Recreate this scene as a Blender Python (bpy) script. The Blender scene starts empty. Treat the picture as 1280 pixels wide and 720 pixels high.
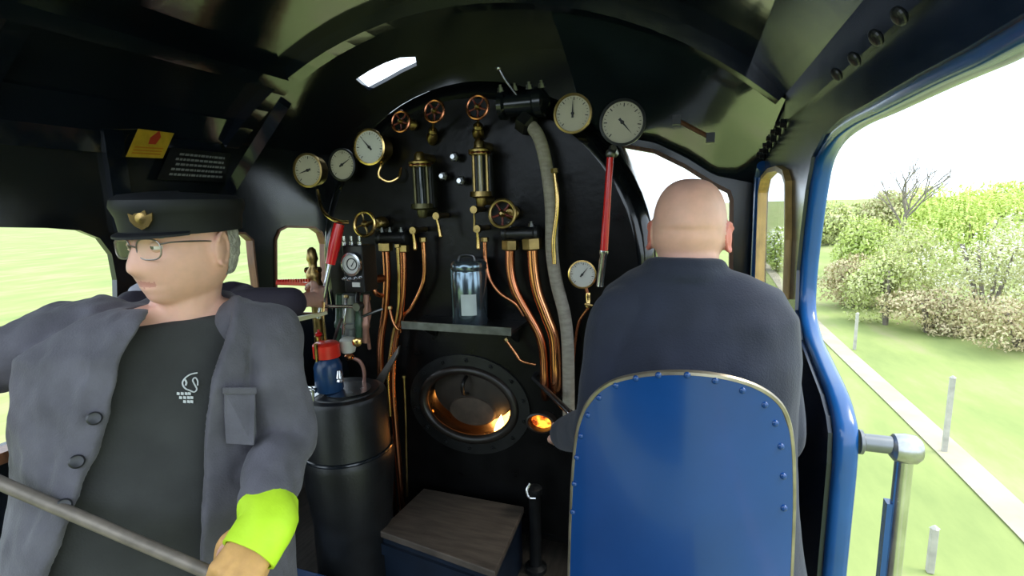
import bpy, bmesh, math, random
import numpy as np
from mathutils import Vector as V, Matrix as M, noise as mnoise
random.seed(7)
rng = np.random.default_rng(11)
SC = bpy.context.scene
COL = SC.collection
PI = math.pi
R_ = math.radians

# ------------------------------------------------------------------ camera
FPX = 640.0
CAM = V((1.0, 0.0, 1.65))
ROT = M.Rotation(R_(20.0), 3, 'Z') @ M.Rotation(R_(90 - 9.3), 3, 'X') @ M.Rotation(R_(-1.5), 3, 'Z')
cd = bpy.data.cameras.new('camera'); cd.sensor_width = 36.0; cd.lens = 36.0 * FPX / 1280.0
cd.clip_start = 0.02; cd.clip_end = 2000
co = bpy.data.objects.new('camera', cd); COL.objects.link(co)
co.matrix_world = M.Translation(CAM) @ ROT.to_4x4()
SC.camera = co

def ray(px, py):
    return ROT @ V(((px - 640) / FPX, (360 - py) / FPX, -1.0))
def atY(px, py, Y):
    d = ray(px, py); return CAM + d * ((Y - CAM.y) / d.y)
def atX(px, py, X):
    d = ray(px, py); return CAM + d * ((X - CAM.x) / d.x)
def atZ(px, py, Z):
    d = ray(px, py); return CAM + d * ((Z - CAM.z) / d.z)
def atD(px, py, D):
    return CAM + ray(px, py) * D

# ------------------------------------------------------------------ materials
MATS = {}
def pmat(name, col, rough=0.5, metal=0.0, var=0.12, vscale=9.0, bump=0.0, bscale=60.0, coat=0.0, emis=None, estr=0.0,
         sss=0.0, col2=None, rvar=0.0, spec=0.5, stretch=None, sheen=0.0):
    if name in MATS: return MATS[name]
    m = bpy.data.materials.new(name); m.use_nodes = True
    nt = m.node_tree; N = nt.nodes; L = nt.links; b = N['Principled BSDF']
    tc = N.new('ShaderNodeTexCoord'); src = tc.outputs['Object']
    if stretch:
        mp = N.new('ShaderNodeMapping'); mp.inputs['Scale'].default_value = stretch
        L.new(src, mp.inputs['Vector']); src = mp.outputs['Vector']
    nz = N.new('ShaderNodeTexNoise'); nz.inputs['Scale'].default_value = vscale; nz.inputs['Detail'].default_value = 6
    L.new(src, nz.inputs['Vector'])
    rp = N.new('ShaderNodeValToRGB')
    c = np.array(col[:3], float); c2 = np.array(col2[:3], float) if col2 is not None else c * (1 + var)
    c1 = c * (1 - var) if col2 is None else c
    rp.color_ramp.elements[0].position = 0.32; rp.color_ramp.elements[1].position = 0.68
    rp.color_ramp.elements[0].color = (*np.clip(c1, 0, 1), 1); rp.color_ramp.elements[1].color = (*np.clip(c2, 0, 1), 1)
    L.new(nz.outputs['Fac'], rp.inputs['Fac']); L.new(rp.outputs['Color'], b.inputs['Base Color'])
    b.inputs['Metallic'].default_value = metal; b.inputs['Roughness'].default_value = rough
    b.inputs['Specular IOR Level'].default_value = spec
    if rvar:
        mr = N.new('ShaderNodeMapRange'); mr.inputs['To Min'].default_value = max(0.02, rough - rvar); mr.inputs['To Max'].default_value = min(1, rough + rvar)
        L.new(nz.outputs['Fac'], mr.inputs['Value']); L.new(mr.outputs['Result'], b.inputs['Roughness'])
    if coat: b.inputs['Coat Weight'].default_value = coat; b.inputs['Coat Roughness'].default_value = 0.08
    if sss: b.inputs['Subsurface Weight'].default_value = sss; b.inputs['Subsurface Radius'].default_value = (0.012, 0.004, 0.002)
    if sheen: b.inputs['Sheen Weight'].default_value = sheen
    if bump:
        n2 = N.new('ShaderNodeTexNoise'); n2.inputs['Scale'].default_value = bscale; n2.inputs['Detail'].default_value = 4
        L.new(src, n2.inputs['Vector'])
        bp = N.new('ShaderNodeBump'); bp.inputs['Strength'].default_value = bump; bp.inputs['Distance'].default_value = 0.004
        L.new(n2.outputs['Fac'], bp.inputs['Height']); L.new(bp.outputs['Normal'], b.inputs['Normal'])
    if emis is not None:
        b.inputs['Emission Color'].default_value = (*emis, 1); b.inputs['Emission Strength'].default_value = estr
    MATS[name] = m
    return m

def fire_mat(name, lo, hi, s_lo, s_hi, scale):
    m = bpy.data.materials.new(name); m.use_nodes = True
    nt = m.node_tree; N = nt.nodes; L = nt.links; b = N['Principled BSDF']
    b.inputs['Base Color'].default_value = (0.02, 0.015, 0.01, 1); b.inputs['Roughness'].default_value = 0.9
    tc = N.new('ShaderNodeTexCoord'); nz = N.new('ShaderNodeTexNoise'); nz.inputs['Scale'].default_value = scale; nz.inputs['Detail'].default_value = 4
    L.new(tc.outputs['Object'], nz.inputs['Vector'])
    rp = N.new('ShaderNodeValToRGB'); rp.color_ramp.elements[0].position = 0.35; rp.color_ramp.elements[1].position = 0.62
    rp.color_ramp.elements[0].color = (*lo, 1); rp.color_ramp.elements[1].color = (*hi, 1)
    L.new(nz.outputs['Fac'], rp.inputs['Fac']); L.new(rp.outputs['Color'], b.inputs['Emission Color'])
    mr = N.new('ShaderNodeMapRange'); mr.inputs['From Min'].default_value = 0.35; mr.inputs['From Max'].default_value = 0.62
    mr.inputs['To Min'].default_value = s_lo; mr.inputs['To Max'].default_value = s_hi
    L.new(nz.outputs['Fac'], mr.inputs['Value']); L.new(mr.outputs['Result'], b.inputs['Emission Strength'])
    return m

def glass_mat(name, tint=(1, 1, 1), w=1.0):
    m = bpy.data.materials.new(name); m.use_nodes = True
    nt = m.node_tree; N = nt.nodes; L = nt.links
    for n in list(N): N.remove(n)
    o = N.new('ShaderNodeOutputMaterial'); mx = N.new('ShaderNodeMixShader'); lw = N.new('ShaderNodeLayerWeight'); pw = N.new('ShaderNodeMath'); pw.operation = 'POWER'; pw.inputs[1].default_value = 5.0
    fr = N.new('ShaderNodeMath'); fr.operation = 'MULTIPLY_ADD'; fr.inputs[1].default_value = 0.5; fr.inputs[2].default_value = 0.04
    L.new(lw.outputs['Facing'], pw.inputs[0]); L.new(pw.outputs[0], fr.inputs[0])
    t = N.new('ShaderNodeBsdfTransparent'); t.inputs['Color'].default_value = (*tint, 1)
    g = N.new('ShaderNodeBsdfGlossy'); g.inputs['Roughness'].default_value = 0.03
    L.new(fr.outputs[0], mx.inputs[0]); L.new(t.outputs[0], mx.inputs[1]); L.new(g.outputs[0], mx.inputs[2]); L.new(mx.outputs[0], o.inputs[0])
    return m

# ------------------------------------------------------------------ mesh building
def orth(d):
    d = V(d).normalized()
    a = V((0, 0, 1)) if abs(d.z) < 0.9 else V((1, 0, 0))
    u = d.cross(a).normalized(); return u, d.cross(u).normalized()

def spl(pts, n=8):
    """smooth curve through points (points may carry a radius as 4th value)"""
    P = [np.array(p, float) for p in pts]
    if len(P) < 3: return [p for p in P]
    out = []
    for i in range(len(P) - 1):
        p0 = P[i - 1] if i else 2 * P[0] - P[1]
        p1, p2 = P[i], P[i + 1]
        p3 = P[i + 2] if i + 2 < len(P) else 2 * P[-1] - P[-2]
        for k in range(n):
            t = k / n
            out.append(0.5 * ((2 * p1) + (-p0 + p2) * t + (2 * p0 - 5 * p1 + 4 * p2 - p3) * t * t + (-p0 + 3 * p1 - 3 * p2 + p3) * t ** 3))
    out.append(P[-1]); return out

class MB:
    def __init__(s): s.v = []; s.f = []; s.mi = []
    def add(s, vs, fs, mi=0):
        o = len(s.v); s.v += [tuple(x) for x in vs]; s.f += [tuple(i + o for i in f) for f in fs]; s.mi += [mi] * len(fs); return s
    def box(s, c, size, rot=None, mi=0):
        c = V(c); hx, hy, hz = [k / 2 for k in size]
        vs = [V((x, y, z)) for x in (-hx, hx) for y in (-hy, hy) for z in (-hz, hz)]
        if rot is not None: vs = [rot @ p for p in vs]
        return s.add([c + p for p in vs], [(0, 1, 3, 2), (4, 6, 7, 5), (0, 4, 5, 1), (2, 3, 7, 6), (0, 2, 6, 4), (1, 5, 7, 3)], mi)
    def tube(s, path, r, seg=10, closed=False, cap=True, flat=None, mi=0):
        P = [V(p[:3]) for p in path]; n = len(P)
        rad = [float(p[3]) if len(p) > 3 else (r[i] if hasattr(r, '__len__') else r) for i, p in enumerate(path)]
        vs = []; fs = []; u = None
        for i in range(n):
            a = P[i - 1] if i or closed else P[0]; b = P[(i + 1) % n] if i < n - 1 or closed else P[-1]
            t = (b - a)
            t = t.normalized() if t.length > 1e-9 else V((0, 0, 1))
            if u is None: u, w = orth(t)
            else:
                u = (u - t * u.dot(t)); u = u.normalized() if u.length > 1e-6 else orth(t)[0]
            w = t.cross(u)
            for k in range(seg):
                an = 2 * PI * k / seg
                vs.append(P[i] + (u * math.cos(an) + w * math.sin(an)) * rad[i])
        m = n if closed else n - 1
        for i in range(m):
            for k in range(seg):
                j = (i + 1) % n
                fs.append((i * seg + k, i * seg + (k + 1) % seg, j * seg + (k + 1) % seg, j * seg + k))
        if cap and not closed:
            fs.append(tuple(range(seg))[::-1]); fs.append(tuple((n - 1) * seg + k for k in range(seg)))
        return s.add(vs, fs, mi)
    def lathe(s, prof, o, axis, seg=24, cap=True, mi=0):
        """prof: (radius, distance along axis)"""
        o = V(o); ax = V(axis).normalized(); u, w = orth(ax); vs = []; fs = []
        for (r, t) in prof:
            for k in range(seg):
                an = 2 * PI * k / seg
                vs.append(o + ax * t + (u * math.cos(an) + w * math.sin(an)) * max(r, 1e-5))
        n = len(prof)
        for i in range(n - 1):
            for k in range(seg):
                fs.append((i * seg + k, i * seg + (k + 1) % seg, (i + 1) * seg + (k + 1) % seg, (i + 1) * seg + k))
        if cap:
            fs.append(tuple(range(seg))[::-1]); fs.append(tuple((n - 1) * seg + k for k in range(seg)))
        return s.add(vs, fs, mi)
    def ell(s, c, r, rot=None, seg=20, rings=12, mi=0):
        c = V(c); r = (r, r, r) if not hasattr(r, '__len__') else r
        vs = [V((0, 0, r[2]))]
        for i in range(1, rings):
            a = PI * i / rings
            for k in range(seg):
                b = 2 * PI * k / seg
                vs.append(V((r[0] * math.sin(a) * math.cos(b), r[1] * math.sin(a) * math.sin(b), r[2] * math.cos(a))))
        vs.append(V((0, 0, -r[2]))); fs = []
        for k in range(seg): fs.append((0, 1 + k, 1 + (k + 1) % seg))
        for i in range(rings - 2):
            for k in range(seg):
                a = 1 + i * seg; fs.append((a + k, a + seg + k, a + seg + (k + 1) % seg, a + (k + 1) % seg))
        l = len(vs) - 1; a = 1 + (rings - 2) * seg
        for k in range(seg): fs.append((a + k, l, a + (k + 1) % seg))
        if rot is not None: vs = [rot @ p for p in vs]
        return s.add([c + p for p in vs], fs, mi)
    def torus(s, c, axis, R, r, seg=28, ss=8, mi=0):
        u, w = orth(axis); c = V(c)
        return s.tube([c + (u * math.cos(2 * PI * k / seg) + w * math.sin(2 * PI * k / seg)) * R for k in range(seg)], r, ss, closed=True, mi=mi)
    def loft(s, rings, cap=True, closed=True, mi=0):
        n = len(rings[0]); vs = [p for r in rings for p in r]; fs = []
        for i in range(len(rings) - 1):
            for k in range(n if closed else n - 1):
                fs.append((i * n + k, i * n + (k + 1) % n, (i + 1) * n + (k + 1) % n, (i + 1) * n + k))
        if cap and closed:
            fs.append(tuple(range(n))[::-1]); fs.append(tuple((len(rings) - 1) * n + k for k in range(n)))
        return s.add(vs, fs, mi)
    def prism(s, poly, n, mi=0):
        """planar polygon (3D points) thickened along vector n"""
        n = V(n); k = len(poly); P = [V(p) for p in poly]
        return s.add(P + [p + n for p in P], [tuple(range(k))[::-1], tuple(range(k, 2 * k))] + [(i, (i + 1) % k, k + (i + 1) % k, k + i) for i in range(k)], mi)
    def limb(s, path, radii, seg=14, n=6):
        pts = spl([(*p[:3], r) for p, r in zip([tuple(V(q)) for q in path], radii)], n)
        s.tube(pts, 0, seg)
        s.ell(pts[0][:3], pts[0][3], seg=seg, rings=8); s.ell(pts[-1][:3], pts[-1][3], seg=seg, rings=8)
        return s

def root_loc(o):
    while o.parent: o = o.parent
    return o.location.copy()

def mesh_obj(name, verts, faces, mats, parent=None, loc=None, mi=None, smooth=True, angle=40, recalc=True, bevel=0):
    me = bpy.data.meshes.new(name)
    L = root_loc(parent) if parent else V(loc if loc is not None else (0, 0, 0))
    me.from_pydata([tuple(V(p) - L) for p in verts], [], faces)
    if recalc:
        bm = bmesh.new(); bm.from_mesh(me); bmesh.ops.recalc_face_normals(bm, faces=bm.faces); bm.to_mesh(me); bm.free()
    for m in (mats if isinstance(mats, (list, tuple)) else [mats]): me.materials.append(m)
    if mi is not None and any(mi): me.polygons.foreach_set('material_index', mi)
    if smooth:
        me.polygons.foreach_set('use_smooth', [True] * len(me.polygons)); me.set_sharp_from_angle(angle=R_(angle))
    me.update()
    o = bpy.data.objects.new(name, me); COL.objects.link(o)
    if parent: o.parent = parent
    else: o.location = L
    if bevel:
        b = o.modifiers.new('edge', 'BEVEL'); b.width = bevel; b.segments = 2; b.limit_method = 'ANGLE'; b.angle_limit = R_(50)
    return o

def part(name, mb, mat, parent, label=None, **k):
    o = mesh_obj(name, mb.v, mb.f, mat, parent, mi=mb.mi, **k)
    if label: o['label'] = label
    return o

def props(o, label, cat, group=None, kind=None):
    if label: o['label'] = label
    if cat: o['category'] = cat
    if group: o['group'] = group
    if kind: o['kind'] = kind
    return o

def thing(name, label, cat, loc, group=None):
    o = bpy.data.objects.new(name, None); COL.objects.link(o); o.location = V(loc); o.empty_display_size = 0.05
    return props(o, label, cat, group)

def single(name, mb, mat, label, cat, group=None, kind=None, **k):
    A = np.array([tuple(p) for p in mb.v]); lo = A.min(0); hi = A.max(0)
    o = mesh_obj(name, mb.v, mb.f, mat, None, loc=((lo[0] + hi[0]) / 2, (lo[1] + hi[1]) / 2, lo[2]), mi=mb.mi, **k)
    return props(o, label, cat, group, kind)

def struct(name, mb, mat, parent=None, **k):
    o = mesh_obj(name, mb.v, mb.f, mat, parent, mi=mb.mi, **k)
    if not parent: o['kind'] = 'structure'
    return o

def plate(outer, holes, to3, thick_vec, extra=()):
    """flat plate with holes -> MB; to3 maps 2-D to 3-D"""
    from mathutils.geometry import delaunay_2d_cdt
    pts = []; eds = []
    for loop in [outer] + list(holes):
        o = len(pts); k = len(loop)
        pts += [V((p[0], p[1])) for p in loop]; eds += [(o + i, o + (i + 1) % k) for i in range(k)]
    pts += [V(p) for p in extra]
    vv, ee, ff, *_ = delaunay_2d_cdt(pts, eds, [], 0, 1e-5)
    def inside(x, y, lp):
        c = False
        for i in range(len(lp)):
            (x1, y1), (x2, y2) = lp[i - 1][:2], lp[i][:2]
            if (y1 > y) != (y2 > y) and x < (x2 - x1) * (y - y1) / (y2 - y1) + x1: c = not c
        return c
    F = []
    for f in ff:
        c = sum((vv[i] for i in f), V((0, 0))) / len(f)
        if inside(c.x, c.y, outer) and not any(inside(c.x, c.y, h) for h in holes): F.append(tuple(f))
    cnt = {}
    for f in F:
        for a, b in zip(f, f[1:] + f[:1]): cnt.setdefault(frozenset((a, b)), []).append((a, b))
    n = len(vv); P = [V(to3(v.x, v.y)) for v in vv]; t = V(thick_vec)
    fs = F + [tuple(i + n for i in f[::-1]) for f in F]
    for e in cnt.values():
        if len(e) == 1: a, b = e[0]; fs.append((b, a, a + n, b + n))
    mb = MB(); mb.add(P + [p + t for p in P], fs); return mb

def rounded(poly, rad, n=6):
    """round the corners of a 2-D polygon; rad per corner or one number"""
    out = []; k = len(poly)
    for i in range(k):
        p = np.array(poly[i], float); a = np.array(poly[i - 1], float); b = np.array(poly[(i + 1) % k], float)
        r = rad[i] if hasattr(rad, '__len__') else rad
        if r <= 0: out.append(tuple(p)); continue
        da = (a - p); db = (b - p); la = np.linalg.norm(da); lb = np.linalg.norm(db)
        r1 = min(r, la * 0.49, lb * 0.49); p1 = p + da / la * r1; p2 = p + db / lb * r1
        for j in range(n + 1):
            t = j / n; out.append(tuple((1 - t) ** 2 * p1 + 2 * t * (1 - t) * p + t * t * p2))
    return out

def remesh(mb, voxel, smooth=4, factor=0.5):
    """union overlapping closed shapes into one continuous surface"""
    me = bpy.data.meshes.new('tmp'); me.from_pydata([tuple(p) for p in mb.v], [], mb.f)
    bm = bmesh.new(); bm.from_mesh(me); bmesh.ops.recalc_face_normals(bm, faces=bm.faces); bm.to_mesh(me); bm.free()
    o = bpy.data.objects.new('tmp', me); COL.objects.link(o)
    r = o.modifiers.new('r', 'REMESH'); r.mode = 'VOXEL'; r.voxel_size = voxel
    s = o.modifiers.new('s', 'SMOOTH'); s.factor = factor; s.iterations = smooth
    dg = bpy.context.evaluated_depsgraph_get(); m2 = bpy.data.meshes.new_from_object(o.evaluated_get(dg))
    n = len(m2.vertices); A = np.empty(n * 3); m2.vertices.foreach_get('co', A); A = A.reshape(-1, 3)
    F = [tuple(p.vertices) for p in m2.polygons]
    bpy.data.objects.remove(o); bpy.data.meshes.remove(me); bpy.data.meshes.remove(m2)
    return A, F

def organic(name, A, F, mats, parent, mi=None, label=None):
    o = mesh_obj(name, [tuple(p) for p in A], F, mats, parent, mi=mi, smooth=True, angle=180, recalc=False)
    if label: o['label'] = label
    return o

def folds(A, amp, scale, stretch=(1, 1, 1), seed=0):
    """cloth folds: push the surface along a smooth noise field"""
    B = A.copy(); st = np.array(stretch)
    for i in range(len(A)):
        q = A[i] * st * scale + seed
        B[i] += np.array(mnoise.noise_vector(V(q))) * amp
    return B
# ------------------------------------------------------------------ palette
black_gloss = pmat('black gloss paint', (0.007, 0.010, 0.013), 0.2, var=0.3, vscale=3, bump=0.25, bscale=7, rvar=0.08, spec=0.6)
black_roof = pmat('black roof paint', (0.006, 0.010, 0.018), 0.09, var=0.35, vscale=2.5, bump=0.2, bscale=5, rvar=0.05, spec=0.8)
black_satin = pmat('black satin paint', (0.009, 0.010, 0.011), 0.38, var=0.35, vscale=14, bump=0.2, bscale=90)
black_sooty = pmat('sooty black iron', (0.0045, 0.0045, 0.0048), 0.3, var=0.5, vscale=8, bump=0.25, bscale=30, rvar=0.1, spec=0.2)
blue_paint = pmat('blue gloss paint', (0.004, 0.046, 0.19), 0.24, var=0.16, vscale=3, bump=0.08, bscale=5, coat=0.25)
blue_bead = pmat('blue edge paint', (0.010, 0.085, 0.28), 0.25, var=0.15, vscale=6, coat=0.4)
navy_wall = pmat('dark blue cab paint', (0.011, 0.020, 0.044), 0.22, var=0.25, vscale=4, bump=0.2, bscale=12, rvar=0.08, spec=0.6)
copper = pmat('copper pipe', (0.70, 0.27, 0.13), 0.25, metal=1, var=0.08, vscale=6, rvar=0.05)
copper_bright = pmat('polished copper', (0.86, 0.36, 0.16), 0.2, metal=1, var=0.06, vscale=6)
brass = pmat('polished brass', (0.78, 0.53, 0.20), 0.22, metal=1, var=0.18, vscale=20, rvar=0.08)
brass_dull = pmat('dull brass', (0.42, 0.30, 0.12), 0.36, metal=1, var=0.3, vscale=20, rvar=0.1)
steel = pmat('bright steel', (0.62, 0.63, 0.64), 0.24, metal=1, var=0.15, vscale=24, rvar=0.08)
steel_dark = pmat('dark steel', (0.16, 0.165, 0.17), 0.4, metal=1, var=0.3, vscale=18, rvar=0.1, bump=0.2, bscale=60)
red_paint = pmat('red enamel', (0.74, 0.012, 0.014), 0.28, var=0.15, vscale=12, coat=0.4)
lagging = pmat('pale pipe lagging', (0.34, 0.31, 0.25), 0.8, var=0.18, vscale=25, bump=0.5, bscale=70, stretch=(1, 1, 3))
dial_cream = pmat('cream dial', (0.52, 0.48, 0.36), 0.45, var=0.08, vscale=12)
dial_white = pmat('white dial', (0.68, 0.68, 0.63), 0.4, var=0.05, vscale=12)
ink = pmat('black ink', (0.01, 0.01, 0.012), 0.5, var=0.1)
wheel_red = pmat('dark red wheel paint', (0.16, 0.03, 0.022), 0.4, var=0.3, vscale=30)
frame_wood = pmat('brown window wood', (0.16, 0.065, 0.03), 0.4, var=0.35, vscale=10, stretch=(6, 6, 1))
cream_paint = pmat('cream paint', (0.75, 0.70, 0.46), 0.45, var=0.1)
floor_wood = pmat('worn floor planks', (0.05, 0.042, 0.034), 0.6, var=0.4, vscale=6, bump=0.4, bscale=30, stretch=(8, 1, 1))
step_wood = pmat('worn grey step top', (0.085, 0.068, 0.054), 0.55, var=0.3, vscale=7, bump=0.3, bscale=35, stretch=(1, 6, 1))
step_blue = pmat('dark blue step paint', (0.007, 0.014, 0.028), 0.4, var=0.3, vscale=6)
glass = glass_mat('window glass')
fire_core = fire_mat('fire bed', (1.0, 0.16, 0.015), (1.0, 0.42, 0.07), 2.0, 16.0, 9)
flame_mat = pmat('flame', (1, 0.5, 0.1), 0.8, emis=(1.0, 0.50, 0.13), estr=11.0)
ember_glow = fire_mat('embers', (0.8, 0.07, 0.005), (1.0, 0.36, 0.03), 0.25, 2.6, 30)

# ------------------------------------------------------------------ sky and daylight
w = bpy.data.worlds.new('overcast'); SC.world = w; w.use_nodes = True
nt = w.node_tree; bg = nt.nodes['Background']
tc = nt.nodes.new('ShaderNodeTexCoord'); nz = nt.nodes.new('ShaderNodeTexNoise'); nz.inputs['Scale'].default_value = 1.6; nz.inputs['Detail'].default_value = 4
mp = nt.nodes.new('ShaderNodeMapping'); mp.inputs['Scale'].default_value = (1, 1, 3)
rp = nt.nodes.new('ShaderNodeValToRGB'); rp.color_ramp.elements[0].color = (0.66, 0.82, 1.0, 1); rp.color_ramp.elements[1].color = (0.84, 0.93, 1.0, 1)
nt.links.new(tc.outputs['Generated'], mp.inputs['Vector']); nt.links.new(mp.outputs['Vector'], nz.inputs['Vector'])
nt.links.new(nz.outputs['Fac'], rp.inputs['Fac']); nt.links.new(rp.outputs['Color'], bg.inputs['Color'])
bg.inputs['Strength'].default_value = 2.3
sl = bpy.data.lights.new('hazy sun', 'SUN'); sl.energy = 2.4; sl.angle = R_(25); sl.color = (1, 0.94, 0.80)
so = bpy.data.objects.new('hazy sun', sl); COL.objects.link(so); so.rotation_euler = V((-0.62, -0.10, -0.80)).to_track_quat('-Z', 'Y').to_euler()
vs = SC.view_settings
SC.display_settings.display_device = 'sRGB'; vs.view_transform = 'Standard'; vs.look = 'None'; vs.exposure = 0.42; vs.gamma = 1.0; vs.use_curve_mapping = False
SC.cycles.use_denoising = True
SC.cycles.max_bounces = 8; SC.cycles.diffuse_bounces = 4; SC.cycles.glossy_bounces = 5; SC.cycles.transparent_max_bounces = 16
SC.cycles.sample_clamp_indirect = 6.0

# ------------------------------------------------------------------ cab shell
XW = 1.28; XL = -1.30; YF = 2.9; YR = -0.15
RR = 1.94; RZ = 0.56
def roof_z(x): return RZ + math.sqrt(max(0, RR * RR - x * x))
def on_roof(px, py):
    d = ray(px, py); t = 0.3
    while t < 6:
        p = CAM + d * t
        if p.z >= roof_z(p.x): return p
        t += 0.002
    return CAM + d * t
# roof sheet with an open slot cut through it
slot = [(p.x, p.y) for p in [on_roof(px, py) for px, py in [(445, 99), (462, 88), (482, 78), (500, 72), (519, 71), (521, 82), (502, 91), (484, 101), (461, 113)]]]
rx = np.linspace(-1.33, 1.31, 41); rim = [(x, YR) for x in rx] + [(x, YF) for x in rx[::-1]]
m = plate(rim, [slot], lambda a, b: V((a, b, roof_z(a))), (0, 0, .02), extra=[(x, y) for x in rx[1:-1] for y in np.linspace(YR, YF, 16)[1:-1]])
ceiling = struct('ceiling', m, black_roof, angle=50)

m = MB(); m.box((-0.01, 1.15, -0.02), (2.66, 3.6, 0.04))
floor = struct('floor', m, floor_wood)

# unseen tender front plate behind the crew, added to cut light from behind
m = MB(); m.box((0, -1.35, 0.95), (2.3, .04, 1.9)); m.box((0, -1.32, 1.7), (2.3, .03, .06)); m.box((0, -1.32, .9), (.7, .03, 1.0))
struct('wall_back', m, black_satin, smooth=False)
# right side sheet: the doorway edge is taken at the outer face of the bead
XB = 1.335
edge_px = [(1281, 79), (1205, 109), (1131, 141), (1090, 158), (1062, 177), (1045, 203), (1037, 240), (1030, 290), (1024, 340),
           (1022, 385), (1029, 418), (1044, 450), (1061, 485), (1071, 515), (1076, 545), (1074, 590), (1068, 650), (1061, 719)]
E = [atX(px, py, XB) for px, py in edge_px]
E2 = [(e.y, e.z) for e in E]
E3 = []
for i_, q_ in enumerate(E2):
    a_, b_ = E2[max(0, i_ - 1)], E2[min(len(E2) - 1, i_ + 1)]; t_ = np.array((b_[0] - a_[0], b_[1] - a_[1])); t_ /= np.linalg.norm(t_); n_ = np.array((-t_[1], t_[0]))
    if np.dot(n_, np.array((0.3, 1.35)) - np.array(q_)) > 0: n_ = -n_
    E3.append((q_[0] + n_[0] * .022, q_[1] + n_[1] * .022))
yb, zb = E2[-1]
outer = [(YF, 0.0), (YF, roof_z(XW) + .005), (YR, roof_z(XW) + .005), (YR, E2[0][1] + 0.042), (0.2, E2[0][1] + 0.034)] + E3 + [(yb + .022, 0.0)]
win_px = [(949, 374), (951, 300), (953, 240), (957, 220), (966, 210), (977, 207), (986, 212), (990, 226), (990, 300), (987, 374)]
W1 = [atX(px, py, XW) for px, py in win_px]
W1y = [(p.y, p.z) for p in W1]
m = plate(outer, [W1y], lambda a, b: V((XW, a, b)), (0.025, 0, 0))
wall_right = struct('wall_right', m, navy_wall, smooth=False)

# the blue bead round the doorway: a rounded strip swept along the edge
path = [(0.02, E2[0][1] + 0.02)] + [tuple(q) for q in spl(E2, 5)] + [(yb, 0.0)]
rings = []
for i, (y, z) in enumerate(path):
    a = path[max(0, i - 1)]; b = path[min(len(path) - 1, i + 1)]
    t = np.array((b[0] - a[0], b[1] - a[1])); t /= np.linalg.norm(t); n = np.array((-t[1], t[0]))      # n points into the opening or out of it
    if n[0] > 0 or (abs(n[0]) < .25 and n[1] < 0): pass
    # towards the sheet = away from opening centre (0.3, 1.2)
    if np.dot(n, np.array((0.3, 1.35)) - np.array((y, z))) > 0: n = -n
    sec = []
    for k in range(14):
        an = 2 * PI * k / 14; ca, sa = math.cos(an), math.sin(an)
        ox = 0.023 * math.copysign(abs(ca) ** 0.6, ca); on = 0.022 * math.copysign(abs(sa) ** 0.6, sa)
        q = np.array((y, z)) + n * (0.022 + on); sec.append(V((1.312 + ox, q[0], q[1])))
    rings.append(sec)
m = MB(); m.loft(rings); trim_1 = struct('trim_1', m, blue_bead, angle=70)

m = MB(); m.tube([V((1.272, W1y[0][0] + .075, 1.10)), V((1.272, W1y[2][0] + .055, W1y[3][1])), V((1.272, W1y[3][0] + .05, W1y[5][1] + .03))], .026, 10); struct('trim_10', m, blue_bead)
# wooden quarterlight frame in the small side window
def ring_frame(pts3, nrm, wid, dep, cen=None):
    """square-section frame along a closed loop of coplanar points, growing inwards"""
    c = sum(pts3, V((0, 0, 0))) / len(pts3); n = V(nrm).normalized(); k = len(pts3); rings = []
    for i in range(k):
        t = (pts3[(i + 1) % k] - pts3[i - 1]).normalized(); inn = n.cross(t)
        if inn.dot(c - pts3[i]) < 0: inn = -inn
        p = pts3[i]; rings.append([p - n * dep / 2, p + n * dep / 2, p + n * dep / 2 + inn * wid, p - n * dep / 2 + inn * wid])
    m = MB(); m.loft(rings + [rings[0]], cap=False); return m
yellow_wood = pmat('varnished yellow wood', (0.55, 0.36, 0.12), 0.35, var=0.25, vscale=8, stretch=(5, 5, 1))
window_1 = struct('window_1', ring_frame(W1, (1, 0, 0), 0.018, 0.04), yellow_wood, smooth=False)
def pane(pts, nrm, parent):
    m = MB(); m.prism([p - V(nrm) * 0.002 for p in pts], V(nrm) * 0.004); return part('glass_pane', m, glass, parent, smooth=False)
pane(W1, (1, 0, 0), window_1)

# left side sheet with the doorway opening and two windows
LZ0 = 0.0
La = [atX(px, py, XL) for px, py in [(0, 284), (60, 285), (100, 288), (125, 298), (140, 318), (146, 350), (147, 400), (146, 545)]]
zt = La[1].z; zs = 0.85
open1 = [(-0.10, zs), (-0.10, zt)] + [(p.y, p.z) for p in La[:-1] if p.y > -0.05] + [(La[-2].y, zs)]
Lb = [atX(px, py, XL) for px, py in [(163, 300), (172, 289), (305, 290), (316, 300), (319, 330)]]
open2 = [(Lb[0].y, 1.12)] + [(p.y, p.z) for p in Lb] + [(Lb[-1].y, 1.12)]
Lc = [atX(px, py, XL) for px, py in [(344, 392), (343, 300), (348, 287), (358, 282), (392, 283), (402, 290), (407, 305), (408, 392)]]
open3 = [(p.y, p.z) for p in Lc]
outer = [(YR, 0), (YR, roof_z(XL) + .01), (YF, roof_z(XL) + .01), (YF, 0)]
m = plate(outer, [open1, open2, open3], lambda a, b: V((XL, a, b)), (-0.03, 0, 0))
wall_left = struct('wall_left', m, black_gloss, smooth=False)
def mkwin(name, loop, X, nrm, mat, wid=0.022):
    P = [V((X, a, b)) for a, b in loop]
    o = struct(name, ring_frame(P, nrm, wid, 0.05), mat, smooth=False); pane(P, nrm, o); return o
mkwin('window_3', open3, XL - 0.015, (1, 0, 0), frame_wood, 0.012)
mkwin('window_4', open2, XL - 0.015, (1, 0, 0), frame_wood, 0.012)

m = MB(); m.box((XL + .02, .71, zs - .02), (.10, 1.62, .04)); struct('trim_11', m, frame_wood, smooth=False)
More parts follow.
